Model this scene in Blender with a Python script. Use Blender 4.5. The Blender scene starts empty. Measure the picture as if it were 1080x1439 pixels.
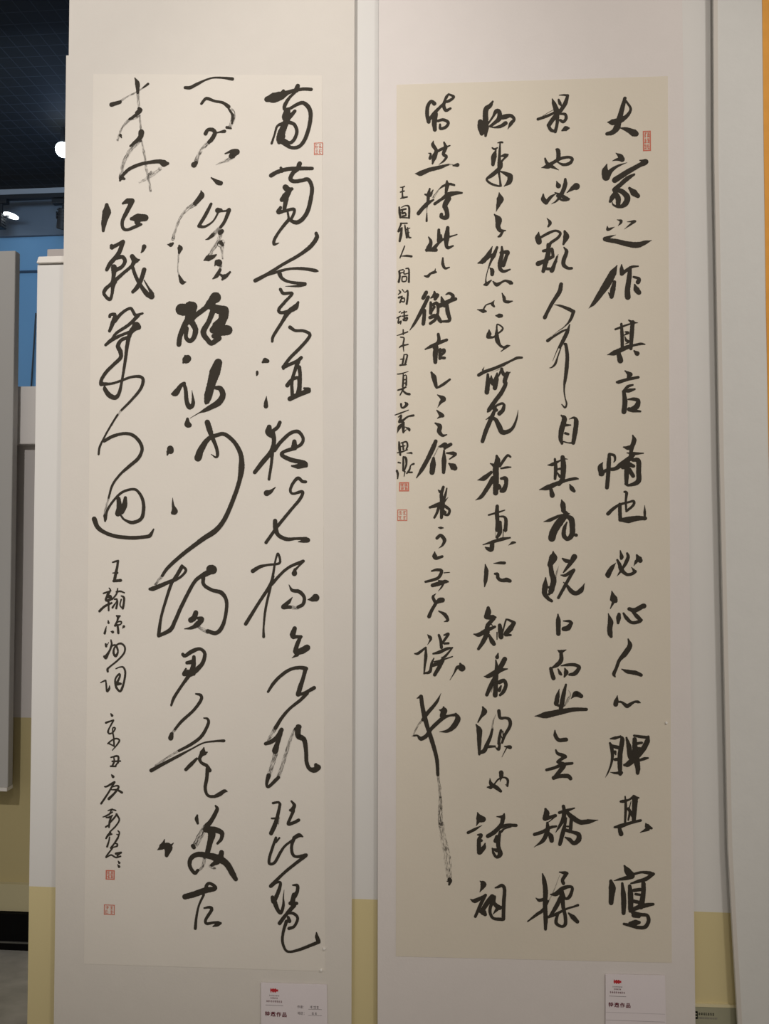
import bpy, bmesh, math, random
from mathutils import Vector, Matrix

# ---------------------------------------------------------------- camera
W_PX, H_PX, F_PX = 1080.0, 1439.0, 1083.0
CAM_H, CAM_D = 1.45, 1.555
YAW, PITCH = math.radians(4.5), math.radians(1.7)
SC = bpy.context.scene
COL = SC.collection
FWD = Vector((-math.sin(YAW) * math.cos(PITCH), math.cos(YAW) * math.cos(PITCH), math.sin(PITCH)))
RGT = Vector((math.cos(YAW), math.sin(YAW), 0.0))
UPV = RGT.cross(FWD)
EYE = Vector((0.0, -CAM_D, CAM_H))
cam_d = bpy.data.cameras.new('camera')
cam_d.sensor_fit = 'VERTICAL'
cam_d.sensor_height = 24.0
cam_d.lens = F_PX / H_PX * 24.0
cam_d.clip_start = 0.02
cam = bpy.data.objects.new('camera', cam_d)
cam.matrix_world = Matrix.Translation(EYE) @ Matrix((RGT, UPV, -FWD)).transposed().to_4x4()
COL.objects.link(cam)
SC.camera = cam


def at(px, py, Y):
    """the point of the photograph's pixel on the vertical plane y = Y"""
    d = FWD * F_PX + RGT * (px - W_PX / 2) + UPV * (H_PX / 2 - py)
    return EYE + d * ((Y - EYE.y) / d.y)


def at_z(px, py, Z):
    d = FWD * F_PX + RGT * (px - W_PX / 2) + UPV * (H_PX / 2 - py)
    return EYE + d * ((Z - EYE.z) / d.z)


# ---------------------------------------------------------------- light
SC.view_settings.view_transform = 'Standard'
SC.view_settings.look = 'None'
SC.view_settings.exposure = 0.0
SC.view_settings.gamma = 1.0
SC.view_settings.use_curve_mapping = False

wd = bpy.data.worlds.new('room_light')
SC.world = wd
wd.use_nodes = True
wb = wd.node_tree.nodes['Background']
wb.inputs['Color'].default_value = (1.06, 0.97, 0.86, 1)
wb.inputs['Strength'].default_value = 0.35


def aim(o, target):
    o.rotation_euler = (Vector(target) - o.location).to_track_quat('-Z', 'Y').to_euler()


def spot(name, loc, target, energy, color, angle, blend, radius):
    l = bpy.data.lights.new(name, 'SPOT')
    l.energy = energy
    l.color = color
    l.spot_size = math.radians(angle)
    l.spot_blend = blend
    l.shadow_soft_size = radius
    o = bpy.data.objects.new(name, l)
    o.location = loc
    aim(o, target)
    COL.objects.link(o)
    return o


def area(name, loc, target, energy, color, sx, sy):
    l = bpy.data.lights.new(name, 'AREA')
    l.shape = 'RECTANGLE'
    l.size, l.size_y = sx, sy
    l.energy = energy
    l.color = color
    o = bpy.data.objects.new(name, l)
    o.location = loc
    aim(o, target)
    COL.objects.link(o)
    return o


spot('track_spot_left', (-1.265, -2.524, 3.648), (-0.996, 0.0, 2.261), 188, (1.045, 1.0, 0.955), 51.97, 0.667, 0.05)
spot('track_spot_right', (0.415, -2.524, 3.648), (0.044, 0.0, 1.811), 60, (1.09, 1.0, 0.91), 38.85, 0.519, 0.05)
spot('track_spot_far_right', (1.45, -2.0, 3.2), (0.5, 0.0, 1.3), 63.2, (1.06, 1.0, 0.94), 97.4, 1.0, 0.16)
area('hall_fill', (-2.6, 1.9, 3.6), (-2.6, 3.9, 2.2), 24, (0.62, 0.82, 1.0), 1.6, 0.4)  # unseen cool area light, added to light the blue far wall
area('aisle_lamps', (-1.9, 0.55, 3.2), (-2.1, 1.2, 1.2), 1.6, (1.0, 0.95, 0.9), 0.5, 0.3)


# ---------------------------------------------------------------- helpers
def material(name, color, rough=0.8, var=0.0, scale=8.0, bump=0.0, bump_scale=60.0, spec=0.3, stretch=(1, 1, 1), metal=0.0):
    m = bpy.data.materials.new(name)
    m.use_nodes = True
    nt = m.node_tree
    b = nt.nodes['Principled BSDF']
    b.inputs['Roughness'].default_value = rough
    b.inputs['Specular IOR Level'].default_value = spec
    b.inputs['Metallic'].default_value = metal
    b.inputs['Base Color'].default_value = (*color, 1)
    if var or bump:
        tc = nt.nodes.new('ShaderNodeTexCoord')
        mp = nt.nodes.new('ShaderNodeMapping')
        mp.inputs['Scale'].default_value = stretch
        nt.links.new(tc.outputs['Object'], mp.inputs['Vector'])
    if var:
        n = nt.nodes.new('ShaderNodeTexNoise')
        n.inputs['Scale'].default_value = scale
        n.inputs['Detail'].default_value = 5
        nt.links.new(mp.outputs['Vector'], n.inputs['Vector'])
        r = nt.nodes.new('ShaderNodeMix')
        r.data_type = 'RGBA'
        r.inputs['A'].default_value = (*[c * (1 - var) for c in color], 1)
        r.inputs['B'].default_value = (*[min(1, c * (1 + var)) for c in color], 1)
        nt.links.new(n.outputs['Fac'], r.inputs['Factor'])
        nt.links.new(r.outputs['Result'], b.inputs['Base Color'])
    if bump:
        n2 = nt.nodes.new('ShaderNodeTexNoise')
        n2.inputs['Scale'].default_value = bump_scale
        n2.inputs['Detail'].default_value = 4
        nt.links.new(mp.outputs['Vector'], n2.inputs['Vector'])
        bp = nt.nodes.new('ShaderNodeBump')
        bp.inputs['Strength'].default_value = bump
        bp.inputs['Distance'].default_value = 0.004
        nt.links.new(n2.outputs['Fac'], bp.inputs['Height'])
        nt.links.new(bp.outputs['Normal'], b.inputs['Normal'])
    return m


def two_tone(name, low, high, z_split, rough=0.75):
    """painted display wall: cream dado below z_split, white above"""
    m = material(name, high, rough)
    nt = m.node_tree
    b = nt.nodes['Principled BSDF']
    g = nt.nodes.new('ShaderNodeNewGeometry')
    s = nt.nodes.new('ShaderNodeSeparateXYZ')
    c = nt.nodes.new('ShaderNodeMath')
    c.operation = 'GREATER_THAN'
    c.inputs[1].default_value = z_split
    nt.links.new(g.outputs['Position'], s.inputs['Vector'])
    nt.links.new(s.outputs['Z'], c.inputs[0])
    mix = nt.nodes.new('ShaderNodeMix')
    mix.data_type = 'RGBA'
    mix.inputs['A'].default_value = (*low, 1)
    mix.inputs['B'].default_value = (*high, 1)
    nt.links.new(c.outputs[0], mix.inputs['Factor'])
    nt.links.new(mix.outputs['Result'], b.inputs['Base Color'])
    return m


def emitter(name, color, strength):
    m = bpy.data.materials.new(name)
    m.use_nodes = True
    nt = m.node_tree
    b = nt.nodes['Principled BSDF']
    b.inputs['Base Color'].default_value = (*color, 1)
    b.inputs['Emission Color'].default_value = (*color, 1)
    b.inputs['Emission Strength'].default_value = strength
    return m


def ink(name, color, dry):
    """brush ink; dry > 0 lets the paper show through in streaks along the stroke"""
    m = material(name, color, 0.75, spec=0.15)
    if dry <= 0:
        return m
    nt = m.node_tree
    b = nt.nodes['Principled BSDF']
    out = nt.nodes['Material Output']
    tc = nt.nodes.new('ShaderNodeTexCoord')
    mp = nt.nodes.new('ShaderNodeMapping')
    mp.inputs['Scale'].default_value = (90.0, 3.2, 1.0)
    n = nt.nodes.new('ShaderNodeTexNoise')
    n.inputs['Scale'].default_value = 1.0
    n.inputs['Detail'].default_value = 6
    n.inputs['Roughness'].default_value = 0.65
    nt.links.new(tc.outputs['UV'], mp.inputs['Vector'])
    nt.links.new(mp.outputs['Vector'], n.inputs['Vector'])
    rp = nt.nodes.new('ShaderNodeMapRange')
    rp.inputs['From Min'].default_value = 0.36 + 0.16 * dry
    rp.inputs['From Max'].default_value = 0.46 + 0.34 * dry
    nt.links.new(n.outputs['Fac'], rp.inputs['Value'])
    tr = nt.nodes.new('ShaderNodeBsdfTransparent')
    mx = nt.nodes.new('ShaderNodeMixShader')
    nt.links.new(rp.outputs['Result'], mx.inputs['Fac'])
    nt.links.new(tr.outputs[0], mx.inputs[1])
    nt.links.new(b.outputs[0], mx.inputs[2])
    nt.links.new(mx.outputs[0], out.inputs['Surface'])
    return m


def new_obj(name, bm, mats, parent=None, smooth=False):
    me = bpy.data.meshes.new(name)
    bm.normal_update()
    bm.to_mesh(me)
    bm.free()
    for m in (mats if isinstance(mats, (list, tuple)) else [mats]):
        me.materials.append(m)
    if smooth:
        for p in me.polygons:
            p.use_smooth = True
    o = bpy.data.objects.new(name, me)
    COL.objects.link(o)
    if parent is not None:
        o.parent = parent
        o.matrix_parent_inverse = Matrix.Translation(-parent.location) if parent.parent is None else Matrix()
    return o


def thing(name, label, cat, loc, group=None):
    o = bpy.data.objects.new(name, None)
    o.location = loc
    o.empty_display_size = 0.05
    COL.objects.link(o)
    return tag(o, label, cat, group)


def tag(o, label, cat, group=None):
    o['label'] = label
    o['category'] = cat
    if group:
        o['group'] = group
    return o


def struct(o):
    o['kind'] = 'structure'
    return o


def box(bm, lo, hi):
    lo, hi = Vector(lo), Vector(hi)
    vs = [bm.verts.new((x, y, z)) for x in (lo.x, hi.x) for y in (lo.y, hi.y) for z in (lo.z, hi.z)]
    for f in ((0, 1, 3, 2), (4, 6, 7, 5), (0, 4, 5, 1), (2, 3, 7, 6), (0, 2, 6, 4), (1, 5, 7, 3)):
        bm.faces.new([vs[i] for i in f])


def prism(bm, outline, depth):
    """outline: points of one plane y = const (front); extruded back by depth"""
    f = [bm.verts.new(p) for p in outline]
    b = [bm.verts.new(Vector(p) + Vector((0, depth, 0))) for p in outline]
    bm.faces.new(f)
    bm.faces.new(list(reversed(b)))
    n = len(f)
    for i in range(n):
        bm.faces.new((f[i], b[i], b[(i + 1) % n], f[(i + 1) % n]))


def cyl(bm, p, q, r0, r1=None, n=20):
    p, q = Vector(p), Vector(q)
    r1 = r0 if r1 is None else r1
    d = (q - p).normalized()
    a = d.orthogonal().normalized()
    b = d.cross(a)
    A = [bm.verts.new(p + (a * math.cos(t) + b * math.sin(t)) * r0) for t in [2 * math.pi * i / n for i in range(n)]]
    B = [bm.verts.new(q + (a * math.cos(t) + b * math.sin(t)) * r1) for t in [2 * math.pi * i / n for i in range(n)]]
    bm.faces.new(list(reversed(A)))
    bm.faces.new(B)
    for i in range(n):
        bm.faces.new((A[i], A[(i + 1) % n], B[(i + 1) % n], B[i]))


def bevel(o, w, seg=2):
    md = o.modifiers.new('bevel', 'BEVEL')
    md.width = w
    md.segments = seg
    md.limit_method = 'ANGLE'
    return o


# ---------------------------------------------------------------- materials
WHITE = (0.765, 0.75, 0.725)
CREAM = (0.70, 0.60, 0.33)
M_wall = two_tone('white_and_cream_wall_paint', CREAM, WHITE, 0.722)
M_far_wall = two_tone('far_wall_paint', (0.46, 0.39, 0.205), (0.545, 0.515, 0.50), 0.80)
M_mount_l = material('cream_white_mounting_silk', (0.735, 0.692, 0.637), 0.85, 0.025, 26, 0.05, 220)
M_paper_l = material('pale_rice_paper', (0.785, 0.737, 0.670), 0.9, 0.02, 14, 0.05, 160)
M_mount_r = material('pinkish_white_mounting_silk', (0.765, 0.715, 0.690), 0.85, 0.025, 26, 0.05, 220)
M_paper_r = material('beige_rice_paper', (0.736, 0.671, 0.566), 0.9, 0.02, 14, 0.05, 160)
M_mount_3 = material('bluish_white_mounting_silk', (0.72, 0.715, 0.690), 0.8, 0.03, 30, 0.12, 70)
M_gold = material('orange_gold_silk', (0.80, 0.36, 0.05), 0.6, 0.12, 40)
M_cord = material('dark_wood_rod', (0.06, 0.035, 0.02), 0.5)
INKC = (0.046, 0.039, 0.030)
M_ink = [ink('wet_brush_ink', INKC, 0.0), ink('half_dry_brush_ink', (0.06, 0.052, 0.042), 0.5),
         ink('dry_brush_ink', (0.085, 0.075, 0.062), 0.68)]
M_seal = material('vermilion_seal_paste', (0.62, 0.19, 0.13), 0.8)
M_card = material('pale_lilac_card', (0.83, 0.765, 0.79), 0.6, 0.02, 30)
M_red = material('red_print', (0.55, 0.03, 0.04), 0.6)
M_maroon = material('maroon_print', (0.16, 0.025, 0.04), 0.6)
M_grey = material('grey_print', (0.25, 0.22, 0.23), 0.6)
M_blue = material('slate_blue_wall_paint', (0.16, 0.33, 0.54), 0.8, 0.04, 3)
M_slate = material('dark_slate_paint', (0.125, 0.16, 0.21), 0.8, 0.05, 3)
M_cornice = material('grey_cornice_paint', (0.34, 0.37, 0.42), 0.6)
M_black = material('black_lacquer', (0.003, 0.003, 0.003), 0.5, 0.2, 20, spec=0.08)
M_metal = material('black_track_metal', (0.02, 0.022, 0.026), 0.45, 0.1, 30)
M_lamp = emitter('lamp_face', (0.9, 0.97, 1.0), 6.0)
M_board = material('pale_grey_board', (0.455, 0.445, 0.43), 0.7, 0.02, 6)
M_plate = material('olive_grey_plate', (0.36, 0.35, 0.245), 0.5, 0.05, 40)

# ---------------------------------------------------------------- the setting
FAR_Y = 4.2
bm = bmesh.new()
box(bm, (-5.0, -3.2, -0.05), (2.6, 4.7, 0.0))
M_floor = material('grey_stone_tile', (0.37, 0.36, 0.325), 0.35, 0.55, 9.0, spec=0.5, stretch=(1.0, 1.8, 1.0))
struct(new_obj('floor', bm, M_floor))

# dark ceiling with a square open grid
m = material('dark_ceiling_grid', (0.012, 0.014, 0.020), 0.7)
nt = m.node_tree
tc = nt.nodes.new('ShaderNodeTexCoord')
br = nt.nodes.new('ShaderNodeTexBrick')
br.offset = 0.0
br.inputs['Scale'].default_value = 1.0
br.inputs['Brick Width'].default_value = 0.09
br.inputs['Row Height'].default_value = 0.09
br.inputs['Mortar Size'].default_value = 0.003
br.inputs['Color1'].default_value = (0.009, 0.0095, 0.011, 1)
br.inputs['Color2'].default_value = (0.012, 0.012, 0.013, 1)
br.inputs['Mortar'].default_value = (0.028, 0.031, 0.040, 1)
nt.links.new(tc.outputs['Object'], br.inputs['Vector'])
nt.links.new(br.outputs['Color'], nt.nodes['Principled BSDF'].inputs['Base Color'])
bm = bmesh.new()
CEIL = at(40, 265, FAR_Y - 0.10).z
box(bm, (-5.0, -3.2, CEIL), (2.6, 4.7, CEIL + 0.1))
struct(new_obj('ceiling', bm, m))

# the tall white display wall that carries the scrolls
xl = at(97.5, 40, 0).x
bm = bmesh.new()
box(bm, (xl, 0.0, 0.0), (1.6, 0.09, 3.05))
struct(new_obj('wall_back', bm, M_wall))

# the lower wing of the display wall, left of the tall part
p_tl = at(52.0, 372, 0)
p_cap = at(55.0, 362.5, 0)
bm = bmesh.new()
box(bm, (p_tl.x, 0.002, 0.0), (xl, 0.088, p_tl.z))
wing = struct(new_obj('wall_left', bm, M_wall))
bm = bmesh.new()
v = [(p_tl.x, 0.0, p_tl.z), (xl, 0.0, p_tl.z), (xl, 0.0, p_cap.z), (p_cap.x, 0.0, p_cap.z)]
prism(bm, [Vector(q) + Vector((0, -0.004, 0.002)) for q in v], 0.096)
bevel(new_obj('cap_rail', bm, material('white_cap_paint', (0.83, 0.79, 0.74), 0.5), wing), 0.002)

# far end of the hall
bm = bmesh.new()
box(bm, (-5.0, FAR_Y, 0.0), (2.6, FAR_Y + 0.1, CEIL))
struct(new_obj('wall_far', bm, M_blue))
bm = bmesh.new()
zs = at(40, 331, FAR_Y - 0.03).z
box(bm, (-5.0, FAR_Y - 0.03, zs), (2.6, FAR_Y, CEIL))
struct(new_obj('trim_1', bm, M_slate))                       # deep slate fascia above the blue wall
bm = bmesh.new()
zt, zb = at(40, 265, FAR_Y - 0.10).z, at(40, 273.5, FAR_Y - 0.10).z
box(bm, (-5.0, FAR_Y - 0.10, zb), (2.6, FAR_Y - 0.03, zt))
struct(new_obj('trim_2', bm, M_cornice))                     # grey cornice
bm = bmesh.new()
za, zb2 = at(40, 379.5, FAR_Y - 0.02).z, at(40, 382.5, FAR_Y - 0.02).z
box(bm, (-5.0, FAR_Y - 0.012, zb2), (2.6, FAR_Y, za))
struct(new_obj('trim_3', bm, material('dark_joint_strip', (0.03, 0.06, 0.11), 0.7)))

# the far display partition: low middle, black lacquered foot
PY = 1.10
bm = bmesh.new()
ztop = at(40, 550, PY).z
box(bm, (-3.6, PY, 0.0), (-0.75, PY + 0.09, ztop))
part_w = struct(new_obj('wall_rear', bm, M_far_wall))
bm = bmesh.new()
zr = at(40, 625, PY - 0.02).z
box(bm, (-3.6, PY - 0.035, zr), (-0.75, PY + 0.10, ztop + 0.012))
bevel(new_obj('top_rail', bm, material('pale_rail_paint', (0.72, 0.69, 0.67), 0.6), part_w), 0.004)
bm = bmesh.new()
zf, zf2 = at(20, 1284, PY - 0.03).z, at(20, 1323, PY - 0.03).z
box(bm, (-3.6, PY - 0.030, 0.0), (-0.75, PY, zf))
base = struct(new_obj('baseboard_rear', bm, M_black))
bm = bmesh.new()
box(bm, (-3.6, PY - 0.036, zf2 - 0.004), (-0.75, PY - 0.030, zf2))
new_obj('joint_strip', bm, material('grey_joint', (0.10, 0.10, 0.09), 0.5), base)
bm = bmesh.new()
z1, z2 = at(20, 1245, PY - 0.03).z, at(20, 1283, PY - 0.03).z
box(bm, (-3.6, PY - 0.018, z2), (-0.75, PY, z1))
struct(new_obj('trim_4', bm, material('cream_moulding', (0.50, 0.45, 0.28), 0.6)))

# two pale boards hung on the far partition
BY = PY - 0.085
a, b = at(21.5, 352, BY), at(21.5, 1107, BY)
t = thing('display_board', 'tall pale grey display board hanging against the far partition at the left edge', 'board', (a.x - 0.3, BY, b.z), 'far display boards')
bm = bmesh.new()
box(bm, (a.x - 0.62, BY, b.z), (a.x, BY + 0.032, a.z))
bevel(new_obj('panel', bm, M_board, t), 0.003)
bm = bmesh.new()
box(bm, (a.x - 0.62, BY - 0.004, b.z - 0.012), (a.x, BY + 0.032, b.z))
new_obj('bottom_rail', bm, material('pale_rail', (0.74, 0.71, 0.67), 0.5), t)
bm = bmesh.new()
box(bm, (a.x - 0.60, BY + 0.032, 0.95), (a.x - 0.10, BY + 0.048, a.z - 0.01))
new_obj('backing', bm, material('board_backing', (0.42, 0.40, 0.38), 0.8), t)

c, d = at(66.0, 350, BY), at(66.0, 1107, BY)
t = thing('display_board', 'pale grey display board whose top shows above the white cap rail', 'board', (c.x + 0.3, BY, d.z), 'far display boards')
bm = bmesh.new()
box(bm, (c.x, BY, d.z), (c.x + 0.62, BY + 0.045, c.z))
bevel(new_obj('panel', bm, material('pale_pinkish_board', (0.66, 0.60, 0.57), 0.7), t), 0.003)
bm = bmesh.new()
box(bm, (c.x + 0.02, BY + 0.045, ztop + 0.02), (c.x + 0.60, PY - 0.002, c.z - 0.01))
new_obj('backing', bm, material('board_backing_paint', (0.42, 0.40, 0.38), 0.8), t)

# lighting track under the cornice with two spot heads, and a ceiling lamp
TY = FAR_Y - 0.22
zt1, zt2 = at(40, 274, TY).z, at(40, 280, TY).z
bm = bmesh.new()
box(bm, (-5.0, TY - 0.02, zt2), (-0.5, TY + 0.02, zt1))
tr = tag(new_obj('lighting_track', bm, M_metal), 'long black lighting track running below the grey cornice', 'lighting track')
for px0, body_dir, lab in ((0.5, Vector((-0.16, -0.10, -1.0)), 'lit black spotlight with a glowing white face under the track'),
                           (88.0, Vector((-0.25, 0.35, -0.95)), 'dark unlit spotlight under the track beside the tall display wall')):
    top = at(px0, 280.5, TY)
    t = thing('track_spotlight', lab, 'spotlight', (top.x, TY, top.z), 'track spotlights')
    bm = bmesh.new()
    box(bm, (top.x - 0.075, TY - 0.025, top.z - 0.035), (top.x + 0.06, TY + 0.025, top.z))
    bevel(new_obj('adapter', bm, M_metal, t), 0.004)
    bm = bmesh.new()
    j = Vector((top.x + 0.01, TY, top.z - 0.035))
    k = j + Vector((0, 0, -0.06))
    cyl(bm, j, k, 0.012)
    box(bm, k + Vector((-0.055, -0.012, -0.05)), k + Vector((-0.047, 0.012, 0.0)))
    box(bm, k + Vector((0.047, -0.012, -0.05)), k + Vector((0.055, 0.012, 0.0)))
    box(bm, k + Vector((-0.055, -0.012, -0.006)), k + Vector((0.055, 0.012, 0.0)))
    new_obj('yoke', bm, M_metal, t)
    dr = body_dir.normalized()
    lit = px0 < 20
    ctr = k + Vector((0, 0, -0.05))
    if lit:                                   # a flat round head on an arm, facing down into the hall
        face = at(15.5, 303, TY)
        bm = bmesh.new()
        box(bm, ctr + Vector((-0.06, -0.03, -0.075)), ctr + Vector((0.018, 0.03, 0.04)))
        for i in range(5):
            box(bm, ctr + Vector((-0.065, -0.034, -0.07 + 0.022 * i)), ctr + Vector((0.022, 0.034, -0.062 + 0.022 * i)))
        cyl(bm, ctr, face - dr * 0.012, 0.008)
        new_obj('driver_box', bm, M_metal, t)
        bm = bmesh.new()
        cyl(bm, face - dr * 0.012, face - dr * 0.001, 0.030, 0.055, 32)
        new_obj('lamp_body', bm, M_cornice, t)
        bm = bmesh.new()
        cyl(bm, face - dr * 0.0008, face + dr * 0.003, 0.053, 0.053, 32)
        new_obj('lamp_face', bm, M_lamp, t)
    else:
        bm = bmesh.new()
        cyl(bm, ctr - dr * 0.07, ctr + dr * 0.075, 0.040, 0.048, 28)
        for i in range(4):
            s0 = ctr - dr * (0.06 - 0.022 * i)
            cyl(bm, s0, s0 + dr * 0.008, 0.050, 0.050, 28)
        new_obj('lamp_body', bm, M_metal, t)
        bm = bmesh.new()
        cyl(bm, ctr + dr * 0.0755, ctr + dr * 0.079, 0.044, 0.044, 28)
        new_obj('lamp_face', bm, M_black, t)
q = at_z(88.5, 213, CEIL - 0.16)
t = thing('ceiling_lamp', 'bright bluish white lamp below the dark ceiling grid', 'lamp', (q.x, q.y, CEIL))
bm = bmesh.new()
cyl(bm, (q.x, q.y, CEIL), (q.x, q.y, q.z + 0.05), 0.012, 0.018, 24)
new_obj('lamp_can', bm, M_metal, t)
bm = bmesh.new()
bmesh.ops.create_icosphere(bm, subdivisions=3, radius=0.048, matrix=Matrix.Translation((q.x, q.y, q.z + 0.012)))
new_obj('bulb', bm, emitter('cool_bulb', (0.8, 0.93, 1.0), 9.0), t, True)
pl = bpy.data.lights.new('ceiling_lamp_glow', 'POINT')
pl.energy = 1.3
pl.color = (0.08, 0.34, 1.0)
pl.shadow_soft_size = 0.05
po = bpy.data.objects.new('ceiling_lamp_glow', pl)
po.location = (q.x, q.y, q.z - 0.08)
COL.objects.link(po)
e, f = at(50.5, 440, FAR_Y - 0.03), at(38.5, 556, FAR_Y - 0.03)
bm = bmesh.new()
cyl(bm, e, f + Vector((0, 0, -0.5)), 0.006, n=8)
tag(new_obj('hanging_wire', bm, M_metal), 'thin dark wire hanging in front of the blue wall', 'wire')


# ---------------------------------------------------------------- scrolls
def catmull(P, step):
    out = []
    n = len(P)
    for i in range(n - 1):
        p0, p1, p2, p3 = P[max(i - 1, 0)], P[i], P[i + 1], P[min(i + 2, n - 1)]
        if i == 0:
            p0 = [2 * a - b for a, b in zip(p1, p2)]
        if i == n - 2:
            p3 = [2 * a - b for a, b in zip(p2, p1)]
        k = max(2, int(math.hypot(p2[0] - p1[0], p2[1] - p1[1]) / step))
        for s in range(k):
            t = s / k
            xy = [0.5 * (2 * p1[a] + (p2[a] - p0[a]) * t + (2 * p0[a] - 5 * p1[a] + 4 * p2[a] - p3[a]) * t * t
                         + (3 * p1[a] - p0[a] - 3 * p2[a] + p3[a]) * t ** 3) for a in (0, 1)]
            e = 0.5 * t + 0.5 * t * t * (3 - 2 * t)
            out.append((xy[0], xy[1], max(p1[2] + (p2[2] - p1[2]) * e, 0.0003)))
    out.append(tuple(P[-1]))
    return out


def stroke(bm, uv, pts, Y, mat, rnd):
    """one brush stroke: a ribbon of varying width lying on the paper"""
    S = catmull(pts, 0.0016)
    n = len(S)
    Y -= rnd.uniform(0.0, 1.6e-5)
    L, R, run = [], [], [0.0]
    for i, (x, z, w) in enumerate(S):
        a, b = S[max(i - 1, 0)], S[min(i + 1, n - 1)]
        dx, dz = b[0] - a[0], b[1] - a[1]
        l = math.hypot(dx, dz) or 1e-6
        nx, nz = -dz / l, dx / l
        h = w * 0.5
        j1, j2 = h * (1 + rnd.uniform(-0.05, 0.05)), h * (1 + rnd.uniform(-0.05, 0.05))
        y = Y - 2e-6 * i                      # wet ink laps over itself where the brush turns
        L.append(bm.verts.new((x + nx * j1, y, z + nz * j1)))
        R.append(bm.verts.new((x - nx * j2, y, z - nz * j2)))
        if i:
            run.append(run[-1] + math.hypot(x - S[i - 1][0], z - S[i - 1][1]))
    off = rnd.uniform(0, 50)
    for i in range(n - 1):
        fc = bm.faces.new((L[i], L[i + 1], R[i + 1], R[i]))
        fc.material_index = mat
        for lp, (u, v) in zip(fc.loops, ((run[i], 1), (run[i + 1], 1), (run[i + 1], -1), (run[i], -1))):
            lp[uv].uv = (u + off, v)
    discs = [0, n - 1] if mat else []
    if not mat:
        acc = 0
        marks = {0, n - 1}
        for i in range(1, n - 1):
            ax, az = S[i][0] - S[i - 1][0], S[i][1] - S[i - 1][1]
            bx, bz = S[i + 1][0] - S[i][0], S[i + 1][1] - S[i][1]
            ang = abs(math.atan2(ax * bz - az * bx, ax * bx + az * bz))
            acc += ang
            if acc > 0.35:
                marks.add(i)
                acc = 0
        discs = sorted(marks)
    for i in discs:
        x, z, w = S[i]
        r = w * 0.49
        k = 14
        y = Y - 2e-6 * i - rnd.uniform(0.6e-5, 1.4e-5)
        vs = [bm.verts.new((x + r * math.cos(2 * math.pi * q / k), y, z + r * math.sin(2 * math.pi * q / k))) for q in range(k)]
        fc = bm.faces.new(vs)
        fc.material_index = mat
        for q, lp in enumerate(fc.loops):
            lp[uv].uv = (run[i] + off + r * math.cos(2 * math.pi * q / k), math.sin(2 * math.pi * q / k))
    

def write(paper, data, ox, oz, Y, seed):
    rnd = random.Random(seed)
    for line in data.strip().split('\n'):
        bm = bmesh.new()
        uv = bm.loops.layers.uv.new('run')
        for k, st in enumerate(line.strip().split('|')):
            mat = 0
            if st[0] in '~!':
                mat = 1 if st[0] == '~' else 2
                st = st[1:]
            v = [int(q) for q in st.split(',')]
            pts = [(ox + v[i] * 0.0005, oz + v[i + 1] * 0.0005, v[i + 2] * 0.0002) for i in range(0, len(v), 3)]
            stroke(bm, uv, pts, Y - 0.00003 * k, mat, rnd)
        for fc in bm.faces:
            if fc.normal.y > 0:
                fc.normal_flip()
        new_obj('brush_character', bm, M_ink, paper)


def seal(paper, x0, y0, x1, y1, Y, style, seed):
    rnd = random.Random(seed)
    a, b = at(x0, y0, Y), at(x1, y1, Y)
    w, h = b.x - a.x, a.z - b.z
    bm = bmesh.new()
    if style == 'line':
        t = 0.0016
        bars = [(0, 0, w, t), (0, h - t, w, h), (0, 0, t, h), (w - t, 0, w, h)]
    else:
        t = 0.0024
        bars = [(0, 0, w, t), (0, h - t, w, h), (0, 0, t, h), (w - t, 0, w, h)]
    rows = max(2, int(h / 0.011))
    cols = max(2, int(w / 0.010))
    for r in range(rows):
        for c in range(cols):
            cx0, cz0 = t + (w - 2 * t) * c / cols, t + (h - 2 * t) * r / rows
            cw, ch = (w - 2 * t) / cols, (h - 2 * t) / rows
            for k in range(3):
                zz = cz0 + ch * (0.12 + 0.3 * k)
                bars.append((cx0 + cw * rnd.uniform(0.05, 0.3), zz, cx0 + cw * rnd.uniform(0.65, 0.95), zz + ch * (0.10 if style == 'line' else 0.20)))
            xx = cx0 + cw * rnd.uniform(0.2, 0.7)
            bars.append((xx, cz0 + ch * 0.1, xx + cw * (0.12 if style == 'line' else 0.2), cz0 + ch * 0.9))
    for i, (p, q, r, s) in enumerate(bars):
        vs = [bm.verts.new((a.x + u, Y - 0.00001 * i, b.z + v)) for u, v in ((p, q), (r, q), (r, s), (p, s))]
        bm.faces.new(vs)
    o = new_obj('seal_stamp', bm, M_seal, paper)
    o['label'] = 'small red seal impression'


def rod(parent, x0, x1, z, Y, r, mat):
    bm = bmesh.new()
    cyl(bm, (x0, Y, z), (x1, Y, z), r, n=20)
    return new_obj('roller', bm, mat, parent)


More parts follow.
